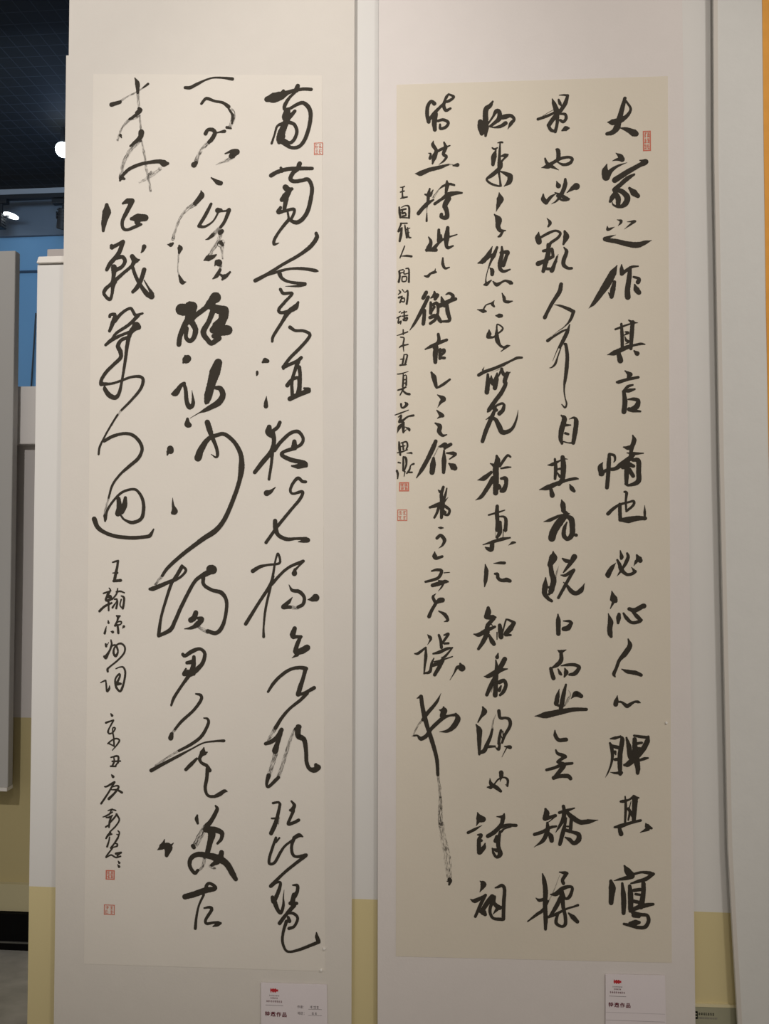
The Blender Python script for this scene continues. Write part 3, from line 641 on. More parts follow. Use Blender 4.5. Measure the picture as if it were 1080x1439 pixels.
INK_R = """
2717,4038,35,2705,3993,48,2695,3956,56,2684,3920,65,2667,3902,50,2646,3897,36|2649,3944,10,2667,3943,61,2695,3949,65,2723,3965,39,2739,3992,26,2728,4016,22,2715,4031,30|2697,3919,10,2722,3912,43,2750,3897,73,2759,3892,54
2680,3818,7,2697,3804,52,2704,3791,52|2666,3787,5,2683,3792,26,2704,3793,52|2644,3774,12,2637,3748,66,2641,3723,80|2643,3726,69,2662,3749,42,2688,3766,24,2723,3778,4|2773,3785,12,2795,3778,57,2766,3763,45,2721,3738,54,2675,3709,59|2750,3729,24,2724,3714,47,2696,3690,45,2673,3670,48|2679,3671,43,2704,3661,50,2723,3637,59,2714,3612,57,2692,3601,29,2669,3609,17,2663,3622,7|2679,3664,35,2665,3640,50,2656,3624,29|2675,3661,40,2687,3635,54,2687,3610,43|2731,3675,26,2748,3656,67,2764,3642,43
2682,3550,5,2698,3544,31,2695,3535,24,2686,3525,4|2721,3540,5,2747,3541,28,2752,3541,21|2752,3541,24,2733,3528,21,2710,3511,3|2644,3524,10,2646,3512,35,2658,3515,22,2672,3521,4|2677,3489,3,2653,3482,24,2634,3473,40,2684,3462,48,2718,3452,53,2759,3446,60,2787,3454,45,2816,3463,3
2680,3366,12,2664,3336,71,2641,3294,78,2609,3247,57,2588,3217,38,2569,3198,4|2670,3301,34,2663,3269,53,2658,3242,43|2646,3259,9,2653,3248,26|2698,3369,12,2698,3350,41,2700,3334,45|2698,3332,38,2717,3346,34,2738,3359,28,2762,3361,15|2731,3356,34,2727,3317,47,2720,3267,53,2721,3239,57|2744,3319,22,2765,3311,31,2761,3298,46|2748,3288,17,2754,3270,57,2764,3256,48
2672,3112,22,2691,3119,22,2715,3128,19,2734,3133,17|2724,3147,15,2738,3138,34,2758,3136,7|2695,3133,24,2697,3098,34,2698,3041,33|2739,3139,41,2735,3094,43,2731,3034,33|2710,3101,15,2720,3097,31,2704,3087,9|2708,3082,10,2715,3066,29,2730,3062,22|2709,3053,7,2721,3058,14|2640,3011,7,2669,3019,52,2714,3039,43,2742,3047,24,2769,3052,26,2785,3050,12|2683,3017,43,2690,2987,57|2743,3025,15,2755,3014,48
2708,2946,14,2727,2931,51|2725,2931,51,2718,2917,24|2674,2903,14,2682,2902,38,2717,2912,31,2758,2920,29|2737,2890,19,2718,2884,31,2699,2865,21|2699,2865,22,2723,2868,41,2744,2873,21|2702,2865,34,2706,2823,50,2702,2784,48|2718,2833,14,2740,2834,34,2757,2827,41,2750,2804,56,2722,2792,31|2722,2794,43,2739,2789,38,2765,2785,20
2735,2691,14,2740,2671,48,2731,2643,43,2724,2608,27|2699,2645,14,2718,2642,46,2738,2652,26|2712,2622,10,2738,2619,34,2775,2620,12|2619,2586,7,2609,2567,52,2614,2541,57|2610,2539,43,2635,2556,29,2666,2560,38,2690,2577,51,2724,2601,51,2738,2612,26|2644,2616,31,2642,2584,43,2638,2528,41,2634,2486,39|2644,2618,26,2663,2612,27,2666,2595,21,2661,2586,10|2714,2584,51,2710,2542,48,2709,2500,34|2734,2594,34,2755,2591,48,2756,2549,48,2754,2510,51,2720,2495,26,2706,2500,26|2717,2577,51,2737,2570,34|2720,2556,43,2735,2531,38|2696,2566,43,2724,2577,34
2701,2469,22,2709,2465,31,2706,2434,22,2707,2399,22|2637,2383,38,2657,2402,33,2681,2418,26,2716,2428,22,2736,2432,26,2734,2416,27,2708,2393,24|2683,2420,34,2683,2388,36,2684,2359,38|2684,2359,34,2715,2359,65,2749,2365,51,2780,2365,37|2778,2360,20,2778,2388,26,2778,2416,4
2666,2191,4,2650,2171,43,2635,2144,56,2638,2136,22|2683,2238,12,2688,2214,41,2686,2207,26|2709,2228,22,2713,2214,34,2705,2193,37,2693,2172,26,2679,2151,19,2670,2139,4|2671,2202,22,2679,2186,34,2686,2165,44,2706,2146,31,2727,2148,31,2739,2157,34|2725,2174,5,2734,2162,26|2746,2221,20,2754,2206,65,2759,2200,48|2744,2197,34,2734,2179,4
2649,2080,10,2656,2051,77,2663,2042,43|2658,2044,34,2643,2012,9|2635,1992,10,2643,1960,55,2640,1936,51,2641,1915,51,2645,1903,31|2676,1990,34,2674,1975,49,2672,1956,26|2693,1994,20,2705,1975,37,2725,1958,31,2752,1962,34,2762,1968,25|2715,2011,37,2736,2006,48,2763,2020,47,2771,2023,51|2729,1999,25,2745,1982,42,2759,1968,34
2710,1894,14,2716,1868,49,2698,1838,54,2676,1812,34,2664,1781,31,2654,1758,36,2659,1747,14|2684,1777,10,2706,1768,39,2737,1763,44,2758,1755,34
2667,1674,8,2663,1653,46,2660,1640,48|2671,1650,20,2683,1649,22,2702,1635,42,2712,1639,37,2732,1651,22,2746,1651,30,2754,1648,10
2639,1507,14,2656,1510,32,2677,1516,22|2677,1518,17,2684,1503,44,2676,1454,47,2674,1413,46,2675,1372,37|2679,1377,37,2655,1375,22,2637,1378,5|2637,1490,22,2643,1474,37,2646,1440,31,2640,1406,20,2628,1375,14,2618,1357,3|2644,1479,34,2673,1473,37|2656,1427,31,2676,1430,34|2656,1457,31,2658,1447,17|2700,1512,20,2709,1479,47,2713,1445,52,2720,1431,51|2729,1521,22,2755,1517,30,2782,1515,29|2783,1518,25,2778,1498,51,2761,1467,52,2734,1439,64,2706,1411,52,2691,1407,25|2731,1507,42,2732,1473,51,2735,1435,68,2742,1398,49,2741,1377,34|2734,1490,30,2758,1494,25|2737,1473,25,2754,1470,34|2750,1427,25,2767,1433,30,2781,1436,17
2676,1266,24,2685,1267,32,2708,1274,20,2725,1285,25,2744,1282,17|2693,1286,14,2695,1250,27,2692,1188,22|2724,1290,17,2730,1278,56,2728,1240,49,2725,1196,39|2715,1267,8,2708,1240,12|2703,1236,17,2711,1230,29,2704,1196,17|2705,1240,29,2725,1206,34|2652,1167,22,2677,1173,42,2711,1185,29,2751,1196,25|2670,1164,34,2676,1142,47|2770,1185,12,2776,1174,50,2792,1167,22|2778,1164,39,2749,1150,7
2636,960,34,2641,935,68,2638,904,54,2636,877,46|2688,1020,20,2699,1002,64,2712,985,76|2717,982,50,2696,974,42,2669,968,25,2647,962,5|2726,991,25,2753,998,24,2783,996,37,2800,993,18|2796,993,34,2769,973,40,2743,964,34,2712,954,17|2679,953,25,2683,909,49,2684,876,49,2683,840,39|2707,944,34,2710,910,52,2710,856,50|2708,849,34,2738,864,44,2772,874,42,2795,878,27|2722,928,34,2746,932,34,2756,932,25|2759,956,42,2759,926,44,2754,892,50,2748,868,59|2729,914,25,2749,912,25|2722,887,34,2738,884,34|2718,843,37,2748,837,34,2771,835,33,2777,815,37,2764,791,37,2737,788,34,2711,794,34,2684,799,25|2707,802,34,2728,806,54,2741,807,34|2721,833,42,2741,830,34
2432,4048,12,2439,4027,44,2449,3997,58,2447,3972,53|2460,4062,9,2479,4062,19,2493,4059,26|2493,4059,30,2483,4028,44,2465,4000,40,2437,3969,46,2417,3941,42|2457,4044,21,2462,4029,35,2467,4020,18|2375,3968,30,2402,3976,30,2430,3987,26,2444,3994,26|2393,3980,3,2416,3993,4,2435,4003,5|2463,3986,21,2482,3983,30,2486,3967,32,2475,3953,32,2463,3960,26|2451,3983,44,2451,3950,32,2443,3914,32|2415,3941,30,2426,3922,35,2445,3914,23|2470,3918,18,2484,3925,53,2496,3926,21
2446,3842,18,2453,3838,44,2455,3813,44,2450,3795,35|2388,3770,7,2414,3776,58,2432,3788,35,2460,3803,32,2492,3809,28,2509,3801,30,2499,3784,35,2474,3779,30,2450,3791,12|2402,3807,19,2409,3789,32,2428,3774,35,2456,3758,5
2394,3662,16,2394,3642,49,2405,3629,49|2406,3629,40,2424,3650,32,2445,3663,7|2447,3712,11,2454,3694,53|2481,3720,26,2480,3696,44,2466,3661,42,2447,3634,21,2426,3622,4|2440,3667,12,2463,3656,35,2487,3640,44,2498,3640,10|2449,3654,26,2466,3637,23,2484,3637,35|2487,3665,7,2512,3684,49,2524,3689,73
2408,3565,7,2420,3546,37,2413,3531,21|2375,3509,12,2372,3488,61,2376,3470,58|2385,3489,26,2413,3504,30,2441,3513,23,2460,3503,26,2451,3485,30,2423,3465,30,2414,3451,44|2477,3510,24,2483,3488,63,2472,3458,23|2474,3445,14,2484,3427,38,2473,3395,42,2473,3374,40,2489,3361,30,2504,3360,26|2393,3433,30,2426,3439,35|2412,3458,35,2412,3425,49,2403,3390,49,2392,3351,37|2428,3436,31,2431,3411,30|2372,3382,51,2402,3395,35,2431,3409,31|2447,3410,16,2436,3378,35,2426,3353,47|~2451,3417,9,2443,3389,26|2405,3361,30,2426,3359,26
2462,3297,40,2455,3267,45,2428,3225,37,2407,3186,35,2397,3165,40|2434,3216,4,2460,3210,24,2494,3195,38,2510,3185,35|2510,3187,35,2498,3155,30,2477,3129,9,2445,3107,3,2417,3079,3
2408,3072,35,2428,3086,23,2459,3105,23,2480,3115,17|~2414,3084,3,2438,3101,3,2466,3120,10,2484,3140,9|2494,3134,14,2483,3102,40,2466,3067,38,2455,3046,33|2452,3050,12,2438,3018,7,2427,2990,3|2459,3042,12,2448,3011,14,2437,2979,24,2423,2965,14,2414,2963,5|2471,3055,9,2478,3056,31,2484,3010,36,2481,2960,40,2475,2914,31,2472,2897,23|2472,2897,21,2471,2868,14,2475,2840,12,2480,2819,17,2474,2804,19,2461,2817,9
2459,2773,16,2471,2759,52,2460,2716,54,2456,2681,43,2461,2662,29|2490,2758,7,2509,2763,26,2517,2747,48,2512,2705,48,2505,2663,38|2477,2734,29,2495,2734,14|2474,2702,26,2486,2698,24|2467,2669,14,2484,2664,12,2505,2663,21
2405,2576,9,2424,2579,38,2452,2593,17,2469,2600,17,2483,2599,5|2433,2600,23,2436,2565,38,2433,2522,28|2463,2607,43,2466,2572,54,2462,2522,48,2448,2501,43|2442,2559,17,2457,2562,26|2438,2551,14,2453,2529,26|2372,2479,9,2403,2487,52,2441,2503,43,2476,2515,29,2510,2522,31,2523,2521,14|2417,2480,35,2422,2456,50|2490,2499,12,2498,2483,48,2507,2473,31
2458,2438,12,2463,2420,54,2465,2396,48|2465,2396,38,2475,2385,43,2489,2383,9|2388,2352,7,2413,2359,36,2444,2373,29,2475,2380,26|2475,2378,52,2447,2347,78,2426,2312,74,2419,2287,73|2475,2375,35,2495,2361,57,2499,2329,55,2497,2301,52,2481,2284,40,2466,2298,45,2468,2326,38,2478,2350,14|2505,2301,26,2514,2299,34
2424,2235,12,2424,2210,83,2411,2182,52|2413,2182,43,2418,2147,50,2425,2119,57,2414,2077,52|2394,2131,14,2392,2098,57,2390,2070,52,2404,2049,35,2417,2040,29|2407,2094,26,2418,2084,52,2407,2067,26|~2446,2179,3,2439,2158,17,2432,2133,21|2460,2207,17,2474,2198,40,2491,2196,31|2506,2214,57,2491,2189,41,2473,2165,26,2463,2152,12|2453,2142,10,2470,2141,31,2491,2154,34,2504,2163,26|2504,2161,29,2487,2133,31,2466,2095,33,2443,2053,29|2463,2114,9,2476,2102,26,2493,2079,45,2511,2071,43,2531,2083,48,2545,2111,4
2441,1988,14,2442,1962,48,2442,1912,45|2462,1962,12,2486,1961,29,2493,1954,29|2493,1954,34,2479,1935,55,2463,1931,46
2440,1847,12,2451,1842,38,2471,1849,10|2452,1837,34,2452,1809,45,2436,1790,43,2416,1778,17|2412,1776,34,2416,1757,40,2422,1738,43|2452,1787,12,2478,1791,29,2505,1791,34,2521,1781,38,2505,1758,43,2484,1753,26|2440,1774,14,2448,1757,34,2453,1752,17|2466,1777,14,2471,1761,48,2464,1744,17
2444,1696,7,2437,1667,43,2432,1639,48|2429,1636,26,2449,1629,26|2470,1714,21,2461,1678,41,2454,1643,45,2449,1615,39|~2480,1692,5,2487,1675,12,2473,1650,31,2459,1633,34|2489,1659,5,2508,1678,60,2528,1670,43|2349,1589,7,2391,1594,65,2442,1606,57,2497,1617,41,2548,1619,31
2426,1535,12,2428,1515,38,2441,1498,39,2469,1500,41
2429,1459,17,2436,1446,31,2455,1439,39,2465,1434,39|2465,1434,38,2444,1420,31,2436,1413,29|2437,1413,31,2458,1401,51,2447,1381,43,2420,1349,34|2393,1381,29,2424,1390,31,2454,1403,34,2492,1409,26|2420,1351,39,2444,1358,38,2475,1359,43,2485,1350,38
2388,1229,26,2392,1214,57,2386,1193,51|2386,1193,48,2409,1199,34,2426,1205,33|2426,1203,17,2409,1187,10,2397,1178,9|2395,1176,26,2396,1159,38,2393,1139,45,2377,1107,39,2343,1081,4|2345,1130,34,2374,1140,34,2405,1158,29,2429,1164,21|2398,1139,26,2408,1125,51,2411,1108,44|2457,1242,34,2460,1226,34|2441,1217,29,2467,1225,34,2499,1236,14|2460,1223,39,2457,1195,44,2443,1167,31,2427,1141,7|2470,1220,34,2491,1200,51,2521,1183,48,2552,1186,46,2589,1193,5|2467,1196,22,2463,1175,26,2456,1147,43,2446,1109,39,2442,1095,34|2487,1193,34,2484,1158,34,2480,1145,31|2463,1151,34,2494,1143,31,2514,1135,46,2514,1115,51,2497,1101,39,2480,1114,38,2463,1123,14|2470,1165,17,2484,1165,17
2375,979,15,2381,953,43,2386,912,48,2384,861,43,2386,810,43,2385,767,29|2349,885,9,2362,877,34,2383,883,31|2317,794,14,2352,822,31,2376,840,34,2396,875,22|~2396,872,14,2417,913,9,2441,977,4|2440,988,12,2462,985,39,2469,984,31|2465,980,34,2452,959,34,2455,945,34|2405,901,12,2427,904,46,2451,925,43,2479,934,29,2489,926,29,2478,895,34,2461,888,26,2448,915,39,2448,894,43|2444,891,39,2427,856,43,2403,817,29|2396,814,26,2423,825,29,2464,847,20,2492,857,19,2510,864,25|2451,887,43,2454,853,37,2461,820,34,2461,789,34,2447,780,26,2427,791,34,2428,812,31,2437,832,17|2474,832,17,2491,817,48,2507,801,39
2195,4048,21,2184,4031,45,2168,4017,55,2166,3980,57,2168,3944,57,2166,3909,27|2145,3967,54,2148,3945,75,2151,3919,45|2178,3960,18,2196,3986,23,2209,4008,44,2221,4004,44,2221,3978,53,2203,3961,36,2185,3947,27|2184,3950,18,2196,3942,14,2225,3945,36,2246,3957,44|2228,3981,44,2246,3984,53,2267,3987,35,2280,3972,32,2267,3954,39,2255,3933,7
2214,3878,9,2226,3880,21,2233,3879,21|2224,3880,14,2222,3843,25,2220,3800,35,2218,3764,27,2222,3731,18,2225,3704,25|2192,3859,14,2201,3853,23,2213,3858,14|2208,3851,12,2199,3823,57,2195,3790,36|2224,3822,9,2242,3826,39,2254,3828,21|2252,3824,21,2231,3803,21,2224,3778,41,2195,3750,44,2170,3731,23,2188,3712,23,2216,3702,18,2227,3702,18|2224,3762,14,2248,3750,39,2263,3739,58,2259,3717,53,2239,3700,7
2219,3675,9,2223,3648,74,2216,3626,44,2207,3599,7|2200,3587,14,2216,3565,69,2214,3539,50,2223,3521,41,2244,3520,12|2233,3517,23,2223,3500,30,2215,3496,18
2191,3457,9,2178,3429,44,2155,3400,53,2134,3391,14|2151,3392,27,2173,3411,30,2194,3425,27|2210,3453,27,2197,3421,41,2185,3396,23,2172,3360,9,2165,3328,11,2165,3314,18|2180,3371,7,2190,3360,44,2190,3344,39|2158,3303,18,2167,3305,41,2186,3320,14|2193,3315,14,2208,3302,41,2229,3312,21,2243,3317,23,2264,3308,42,2269,3306,18|2229,3454,21,2229,3424,41,2220,3388,42|2224,3431,27,2251,3432,44,2247,3416,35,2234,3380,44|2220,3388,41,2222,3366,39,2236,3355,32,2261,3362,16
2229,3267,11,2237,3247,35,2239,3235,32,2253,3231,32,2270,3234,11|2131,3203,9,2154,3197,44,2165,3195,18|2154,3202,18,2165,3220,14,2183,3227,14|2198,3238,7,2190,3225,35,2197,3214,21|2204,3177,14,2216,3176,46,2225,3176,39
2177,3121,9,2177,3105,49,2173,3093,44|2175,3091,35,2193,3090,21,2207,3101,14,2228,3118,21,2230,3129,16,2210,3142,14,2207,3122,19,2207,3097,41,2210,3076,48,2221,3056,26,2235,3048,21|2235,3047,26,2249,3053,30,2259,3055,9|2245,3048,18,2224,3033,9
2306,3006,23,2287,3005,30,2263,2994,23,2227,2977,32,2192,2963,33,2157,2951,35,2135,2939,35|2157,2971,4,2151,2959,18|~2241,2977,4,2217,2961,7,2185,2949,4|2171,2941,26,2171,2908,46,2167,2869,48|2185,2935,12,2185,2915,53,2192,2901,35|2208,2945,18,2204,2919,53,2199,2886,46|2213,2933,16,2227,2961,30|2225,2963,26,2236,2939,39,2259,2948,12|2248,2943,44,2238,2914,44,2241,2900,39,2223,2865,44,2202,2837,44,2177,2801,44,2170,2791,18
2198,2805,35,2205,2815,23,2227,2824,26,2235,2818,26|2235,2816,30,2230,2797,40,2216,2783,44|2191,2808,44,2205,2797,32|2198,2797,35,2181,2758,44,2163,2716,44,2149,2673,39|2163,2760,7,2181,2769,23,2202,2758,40,2216,2730,53,2226,2710,53,2247,2710,44,2268,2725,32,2284,2761,19,2290,2796,4
2205,2614,26,2208,2595,58,2201,2563,61,2202,2524,58,2200,2467,54|2180,2584,12,2197,2575,44|2217,2573,26,2233,2598,30,2248,2616,25,2259,2610,21|2222,2564,18,2243,2568,23,2260,2569,14|2129,2518,7,2155,2526,53,2183,2549,32|2190,2524,53,2169,2489,44,2144,2453,39,2120,2438,4|2222,2524,26,2239,2524,44,2241,2502,40,2232,2479,53,2222,2474,35|2211,2495,44,2215,2488,44
2206,2414,35,2205,2382,44,2207,2351,39,2205,2319,39|~2200,2326,9,2198,2305,7,2200,2287,7|2172,2379,18,2204,2388,21,2235,2398,12|2216,2373,17,2232,2372,23,2240,2358,35,2238,2319,38|~2242,2319,14,2237,2310,7|2230,2322,10,2228,2291,7|2217,2350,35,2216,2312,44,2205,2291,30|2149,2261,9,2189,2273,32,2224,2283,35,2256,2289,17|2186,2269,44,2182,2243,49,2168,2245,35,2159,2251,14|2250,2259,4,2266,2269,30,2276,2270,17
2158,2183,11,2162,2157,44,2159,2121,40,2155,2095,12|2192,2187,9,2217,2189,30,2234,2189,30|2196,2146,23,2206,2144,35,2208,2129,35,2223,2120,35,2241,2122,45,2255,2118,35
2169,2011,35,2169,1995,61,2162,1976,52|2163,1974,44,2188,1974,49,2198,1974,21|2191,1969,35,2167,1942,44,2163,1911,52,2149,1879,44,2130,1849,30|2181,1946,12,2188,1939,9|2112,1907,12,2132,1905,44,2160,1921,44,2195,1937,26|2172,1904,26,2184,1879,49,2191,1869,40|2203,1887,10,2203,1915,12|2214,1943,38,2217,1918,52,2219,1897,49|2226,1918,14,2237,1960,17,2244,1966,19,2271,1954,30|2270,1952,38,2254,1929,57,2236,1908,38,2257,1905,21
2207,1832,14,2203,1817,40|2198,1806,14,2201,1778,35,2197,1736,52,2197,1701,44,2195,1668,49|2233,1810,49,2218,1782,52,2201,1757,52|2152,1741,9,2170,1743,45,2208,1764,52,2243,1772,12|2194,1736,44,2176,1701,44,2162,1669,35|~2187,1719,26,2181,1680,9|2211,1719,40,2229,1726,38,2237,1709,35,2228,1684,38,2214,1669,26|2218,1705,17,2211,1688,38
2146,1621,17,2152,1603,58,2139,1582,26,2127,1561,14|2120,1552,14,2132,1529,58,2132,1491,45,2132,1436,26|2132,1441,31,2151,1450,44,2162,1474,40,2176,1506,31,2183,1534,23|~2183,1530,23,2186,1562,17,2197,1593,5|2165,1466,30,2193,1468,21|2209,1607,35,2214,1580,31,2235,1580,26,2250,1573,35,2252,1549,33,2231,1511,29,2221,1483,23|2217,1531,26,2210,1500,30,2208,1479,30|2224,1528,12,2226,1493,14,2214,1517,10|2196,1463,9,2207,1458,35,2212,1479,24|2231,1469,12,2252,1466,40|2238,1462,12,2220,1427,4
2217,1366,47,2217,1354,42,2213,1332,7|2173,1343,7,2177,1322,38,2199,1307,43,2215,1294,29|2163,1308,14,2176,1308,38|2189,1319,14,2206,1340,17,2227,1348,16,2242,1339,26,2241,1315,21|~2234,1320,12,2242,1313,17
2124,1208,12,2133,1186,75,2145,1183,61|2129,1179,43,2119,1156,5|2087,1129,30,2112,1142,30,2141,1159,5|2125,1122,17,2138,1121,35,2129,1103,35,2139,1100,29|2129,1103,38,2129,1075,43,2130,1053,43|2153,1090,12,2148,1073,43,2132,1055,52|2199,1195,9,2223,1195,38,2228,1206,17|2224,1192,43,2216,1164,38,2191,1136,43,2164,1118,40|2212,1154,35,2240,1163,31,2274,1163,31|2216,1137,26,2229,1149,17,2254,1157,14|2212,1137,26,2205,1105,43,2205,1078,40,2212,1050,48,2198,1038,29,2186,1053,26,2181,1072,12|2198,1119,26,2193,1100,38|2181,1070,12,2198,1064,38
2133,943,9,2146,930,61,2132,900,7|2095,871,9,2114,866,45,2156,890,22|2154,889,31,2138,859,36,2114,805,29|2128,827,26,2145,823,61,2152,815,40|2142,831,43,2163,863,48,2180,884,52|2190,885,26,2187,861,35,2204,844,52,2214,844,34|2199,837,35,2183,817,7|2180,867,35,2171,829,31,2183,802,29,2218,798,34|2192,919,14,2204,923,26,2218,929,35,2228,914,34,2225,865,36,2223,800,36
1960,4050,45,1946,4060,31,1933,4038,40,1931,4005,40,1937,3976,41|1938,3983,36,1960,4011,36,1985,4036,31,2003,4053,27|2018,4086,22,2039,4074,27,2018,4058,31,2003,4057,23,2009,4075,31,2018,4086,22|2003,4061,31,1998,4039,36,2007,4020,34,2025,4027,25|1964,4007,54,1960,3971,52,1962,3942,41|1974,3978,27,1996,3982,31,2016,3970,32,2007,3952,31,1985,3946,32,1983,3963,22
1956,3896,9,1954,3880,40,1967,3857,36,1960,3832,54,1952,3803,18|1936,3847,7,1945,3843,22,1942,3825,31|1967,3850,27,1992,3863,31,2023,3875,13|1999,3889,18,2005,3867,39,1996,3841,34,2008,3830,32,1999,3814,23,1978,3798,5|1882,3765,7,1904,3765,56,1938,3778,45,1981,3787,39,2017,3797,18|~2017,3797,18,2035,3796,13|2035,3792,13,2053,3794,41
1941,3701,18,1936,3679,36,1934,3654,32,1929,3629,22|~1929,3632,22,1929,3600,13|1929,3600,11,1928,3569,23|1922,3678,18,1941,3674,40,1954,3695,11|1956,3655,18,1931,3640,41,1909,3618,40,1895,3601,40|~1956,3664,27,1970,3686,18,1981,3700,9|2010,3730,18,2011,3713,45,2006,3681,27|1977,3696,7,1995,3710,23,2020,3717,27,2040,3712,21|1961,3638,31,1988,3656,30,2017,3673,54,2045,3679,39,2070,3679,21|2017,3658,54,2002,3630,54,2009,3608,45,2009,3582,48,1988,3583,36,1988,3594,36
1936,3503,14,1945,3483,36,1936,3457,54,1928,3449,31|1927,3450,31,1966,3449,36|1955,3453,45,1977,3478,27,2002,3495,23,2050,3510,12|1977,3531,30,1977,3503,36,1975,3485,32|1986,3510,18,1988,3492,27|2013,3539,36,2009,3502,59,2007,3470,39,2014,3457,32,2034,3464,18
1993,3416,18,1993,3391,32,2002,3374,27,2019,3377,14|1919,3345,13,1932,3343,32,1944,3354,23,1959,3359,32,1966,3359,18|1963,3373,7,1961,3362,18
1926,3278,39,1914,3255,41|1934,3258,36,1908,3205,41,1880,3155,30,1860,3126,9|1919,3204,36,1917,3175,39,1914,3150,39|1959,3279,21,1959,3265,45,1944,3254,13|1959,3265,36,1973,3266,30,1962,3250,36|1944,3236,27,1944,3193,36|1944,3222,27,1969,3232,36,1973,3196,27,1962,3167,32,1942,3151,30|1944,3196,27,1959,3218,27|1941,3175,36,1958,3182,41|1969,3185,36,1980,3163,41,1985,3156,27|1987,3257,18,1992,3239,45,2001,3224,50|1976,3221,45,2001,3231,50,2023,3242,41,2044,3248,34|2005,3267,12,2019,3272,27,2034,3259,36,2023,3242,30|2009,3224,36,2012,3195,45,2019,3162,32,1987,3158,21
1974,3107,30,1976,3080,37,1958,3052,36|1922,3047,16,1947,3059,36,1980,3073,36,2008,3083,30|1965,3055,50,1962,3027,54,1962,2994,41|1981,3044,36,1980,3008,30|1980,3037,32,1997,3044,27,1997,3033,30,1981,3019,27|1981,3012,30,1999,3010,30
1946,2953,21,1956,2933,53,1965,2897,36,1972,2892,23,1994,2904,30,2020,2923,23
1970,2862,9,1993,2845,59,1983,2831,30,1971,2811,4|1968,2799,14,1986,2780,50,1993,2777,27|1990,2779,36,1970,2767,9|1961,2748,16,1979,2736,46,1977,2714,46,1990,2698,30,2007,2701,12
1963,2675,39,1950,2643,50,1929,2600,44,1907,2561,41,1886,2529,12|1954,2607,30,1952,2582,59,1948,2550,53|~1954,2611,11,1975,2654,14|1981,2654,27,2000,2660,53,2000,2646,27|2000,2650,39,2023,2662,35|1996,2639,18,1996,2596,50,1994,2550,35|2007,2627,18,2032,2626,39,2042,2621,27,2018,2603,12|2016,2585,18,2032,2573,71,2039,2567,53
1993,2491,30,1985,2461,35,1989,2425,50,1985,2369,32|1973,2479,12,1980,2472,30|2007,2486,14,2000,2457,27,1994,2440,30|2012,2450,4,1996,2432,21|1939,2410,25,1964,2418,41,1985,2429,32|1978,2422,35,1968,2390,27,1957,2369,23|1999,2415,32,2017,2400,27,2012,2381,27,1996,2383,23,1996,2397,18|1999,2390,35
1973,2329,11,1983,2328,28,1992,2328,12|1967,2287,32,1982,2298,35,1997,2280,39,1989,2259,23,1974,2247,4|1958,2232,12,1958,2216,53,1964,2207,35,1988,2214,27
1946,2156,18,1967,2161,30,1985,2156,35,1974,2131,32,1949,2120,30,1921,2113,23|1995,2149,11,2017,2151,9|1974,2117,18,1995,2117,9|1949,2099,39,1971,2105,44,1999,2114,39,2011,2114,18|1992,2106,21,1985,2092,18,1972,2076,4
1963,2067,4,1951,2053,30,1960,2032,35|1960,2027,27,1977,2039,53,1988,2041,53|1963,2029,32,1946,2000,34,1935,1975,39|1974,1997,14,1998,1983,39,2009,1962,32,1995,1955,7
1929,1903,9,1938,1893,39,1942,1886,26,1929,1863,5|1878,1827,14,1892,1829,30,1922,1852,21|1922,1852,18,1922,1817,34,1918,1781,23,1915,1748,14|1915,1750,18,1938,1757,32,1945,1789,26,1954,1810,12|1974,1902,25,1981,1881,30,1984,1853,32|1995,1902,18,2012,1907,26,1995,1881,26,1988,1870,18|1995,1869,23,2012,1870,23|1951,1828,18,1977,1835,35,2005,1848,30,2028,1853,14|2026,1850,14,1998,1818,26,1984,1814,9|1956,1796,18,1984,1803,18,2028,1818,11|1949,1782,35,1984,1793,30|1988,1803,44,1973,1772,39,1957,1745,35|2058,1790,21,2065,1773,70,2047,1776,32,2033,1751,12,2017,1725,4
1887,1651,9,1903,1658,41|1903,1658,39,1908,1620,41,1917,1578,49,1931,1529,41,1945,1487,44,1959,1439,40,1966,1404,37,1969,1352,32|~1969,1352,26,1972,1327,23,1976,1300,30,1977,1265,18|~1979,1265,30,1978,1209,44,1979,1154,47|!1981,1168,49,1988,1113,58,1998,1068,66,2005,1030,70,2010,989,63,2013,951,49|2014,944,44,2017,939,35,2012,925,21|2003,938,7,2012,937,21|1982,1672,4,1963,1635,32,1927,1592,39,1910,1567,35|~1908,1567,23,1888,1539,18,1872,1507,12,1867,1500,7|1874,1503,18,1888,1504,18,1902,1492,42,1924,1504,41,1941,1529,35,1962,1551,39,1991,1576,39,2015,1585,21,2040,1589,30|1992,1618,18,1994,1604,65,1987,1583,53|1975,1607,9,1987,1604,44|2040,1591,30,2048,1573,56,2033,1545,53,2008,1525,35,1976,1521,5
1821,3711,7,1830,3711,13,1839,3714,13|1832,3711,14,1830,3690,14,1831,3668,20|1822,3691,14,1837,3695,16|1822,3665,9,1833,3668,22,1850,3670,14
1817,3629,18,1819,3607,27,1822,3587,23|1826,3628,9,1844,3635,13,1857,3627,23,1857,3584,22|1822,3587,14,1855,3584,14|1826,3618,18,1844,3621,18|1830,3617,18,1830,3603,22,1840,3606,18,1844,3595,18,1830,3592,18
1826,3563,18,1813,3530,18,1826,3541,22|1828,3544,18,1824,3515,31,1819,3490,23|1822,3563,13,1849,3562,16|1840,3555,13,1842,3540,18,1848,3504,22|1851,3544,14,1855,3507,20,1864,3503,14|1846,3537,13,1860,3542,9|1848,3522,13,1858,3525,9
1839,3469,14,1830,3446,14,1820,3421,13|1826,3428,9,1848,3429,22,1867,3426,23
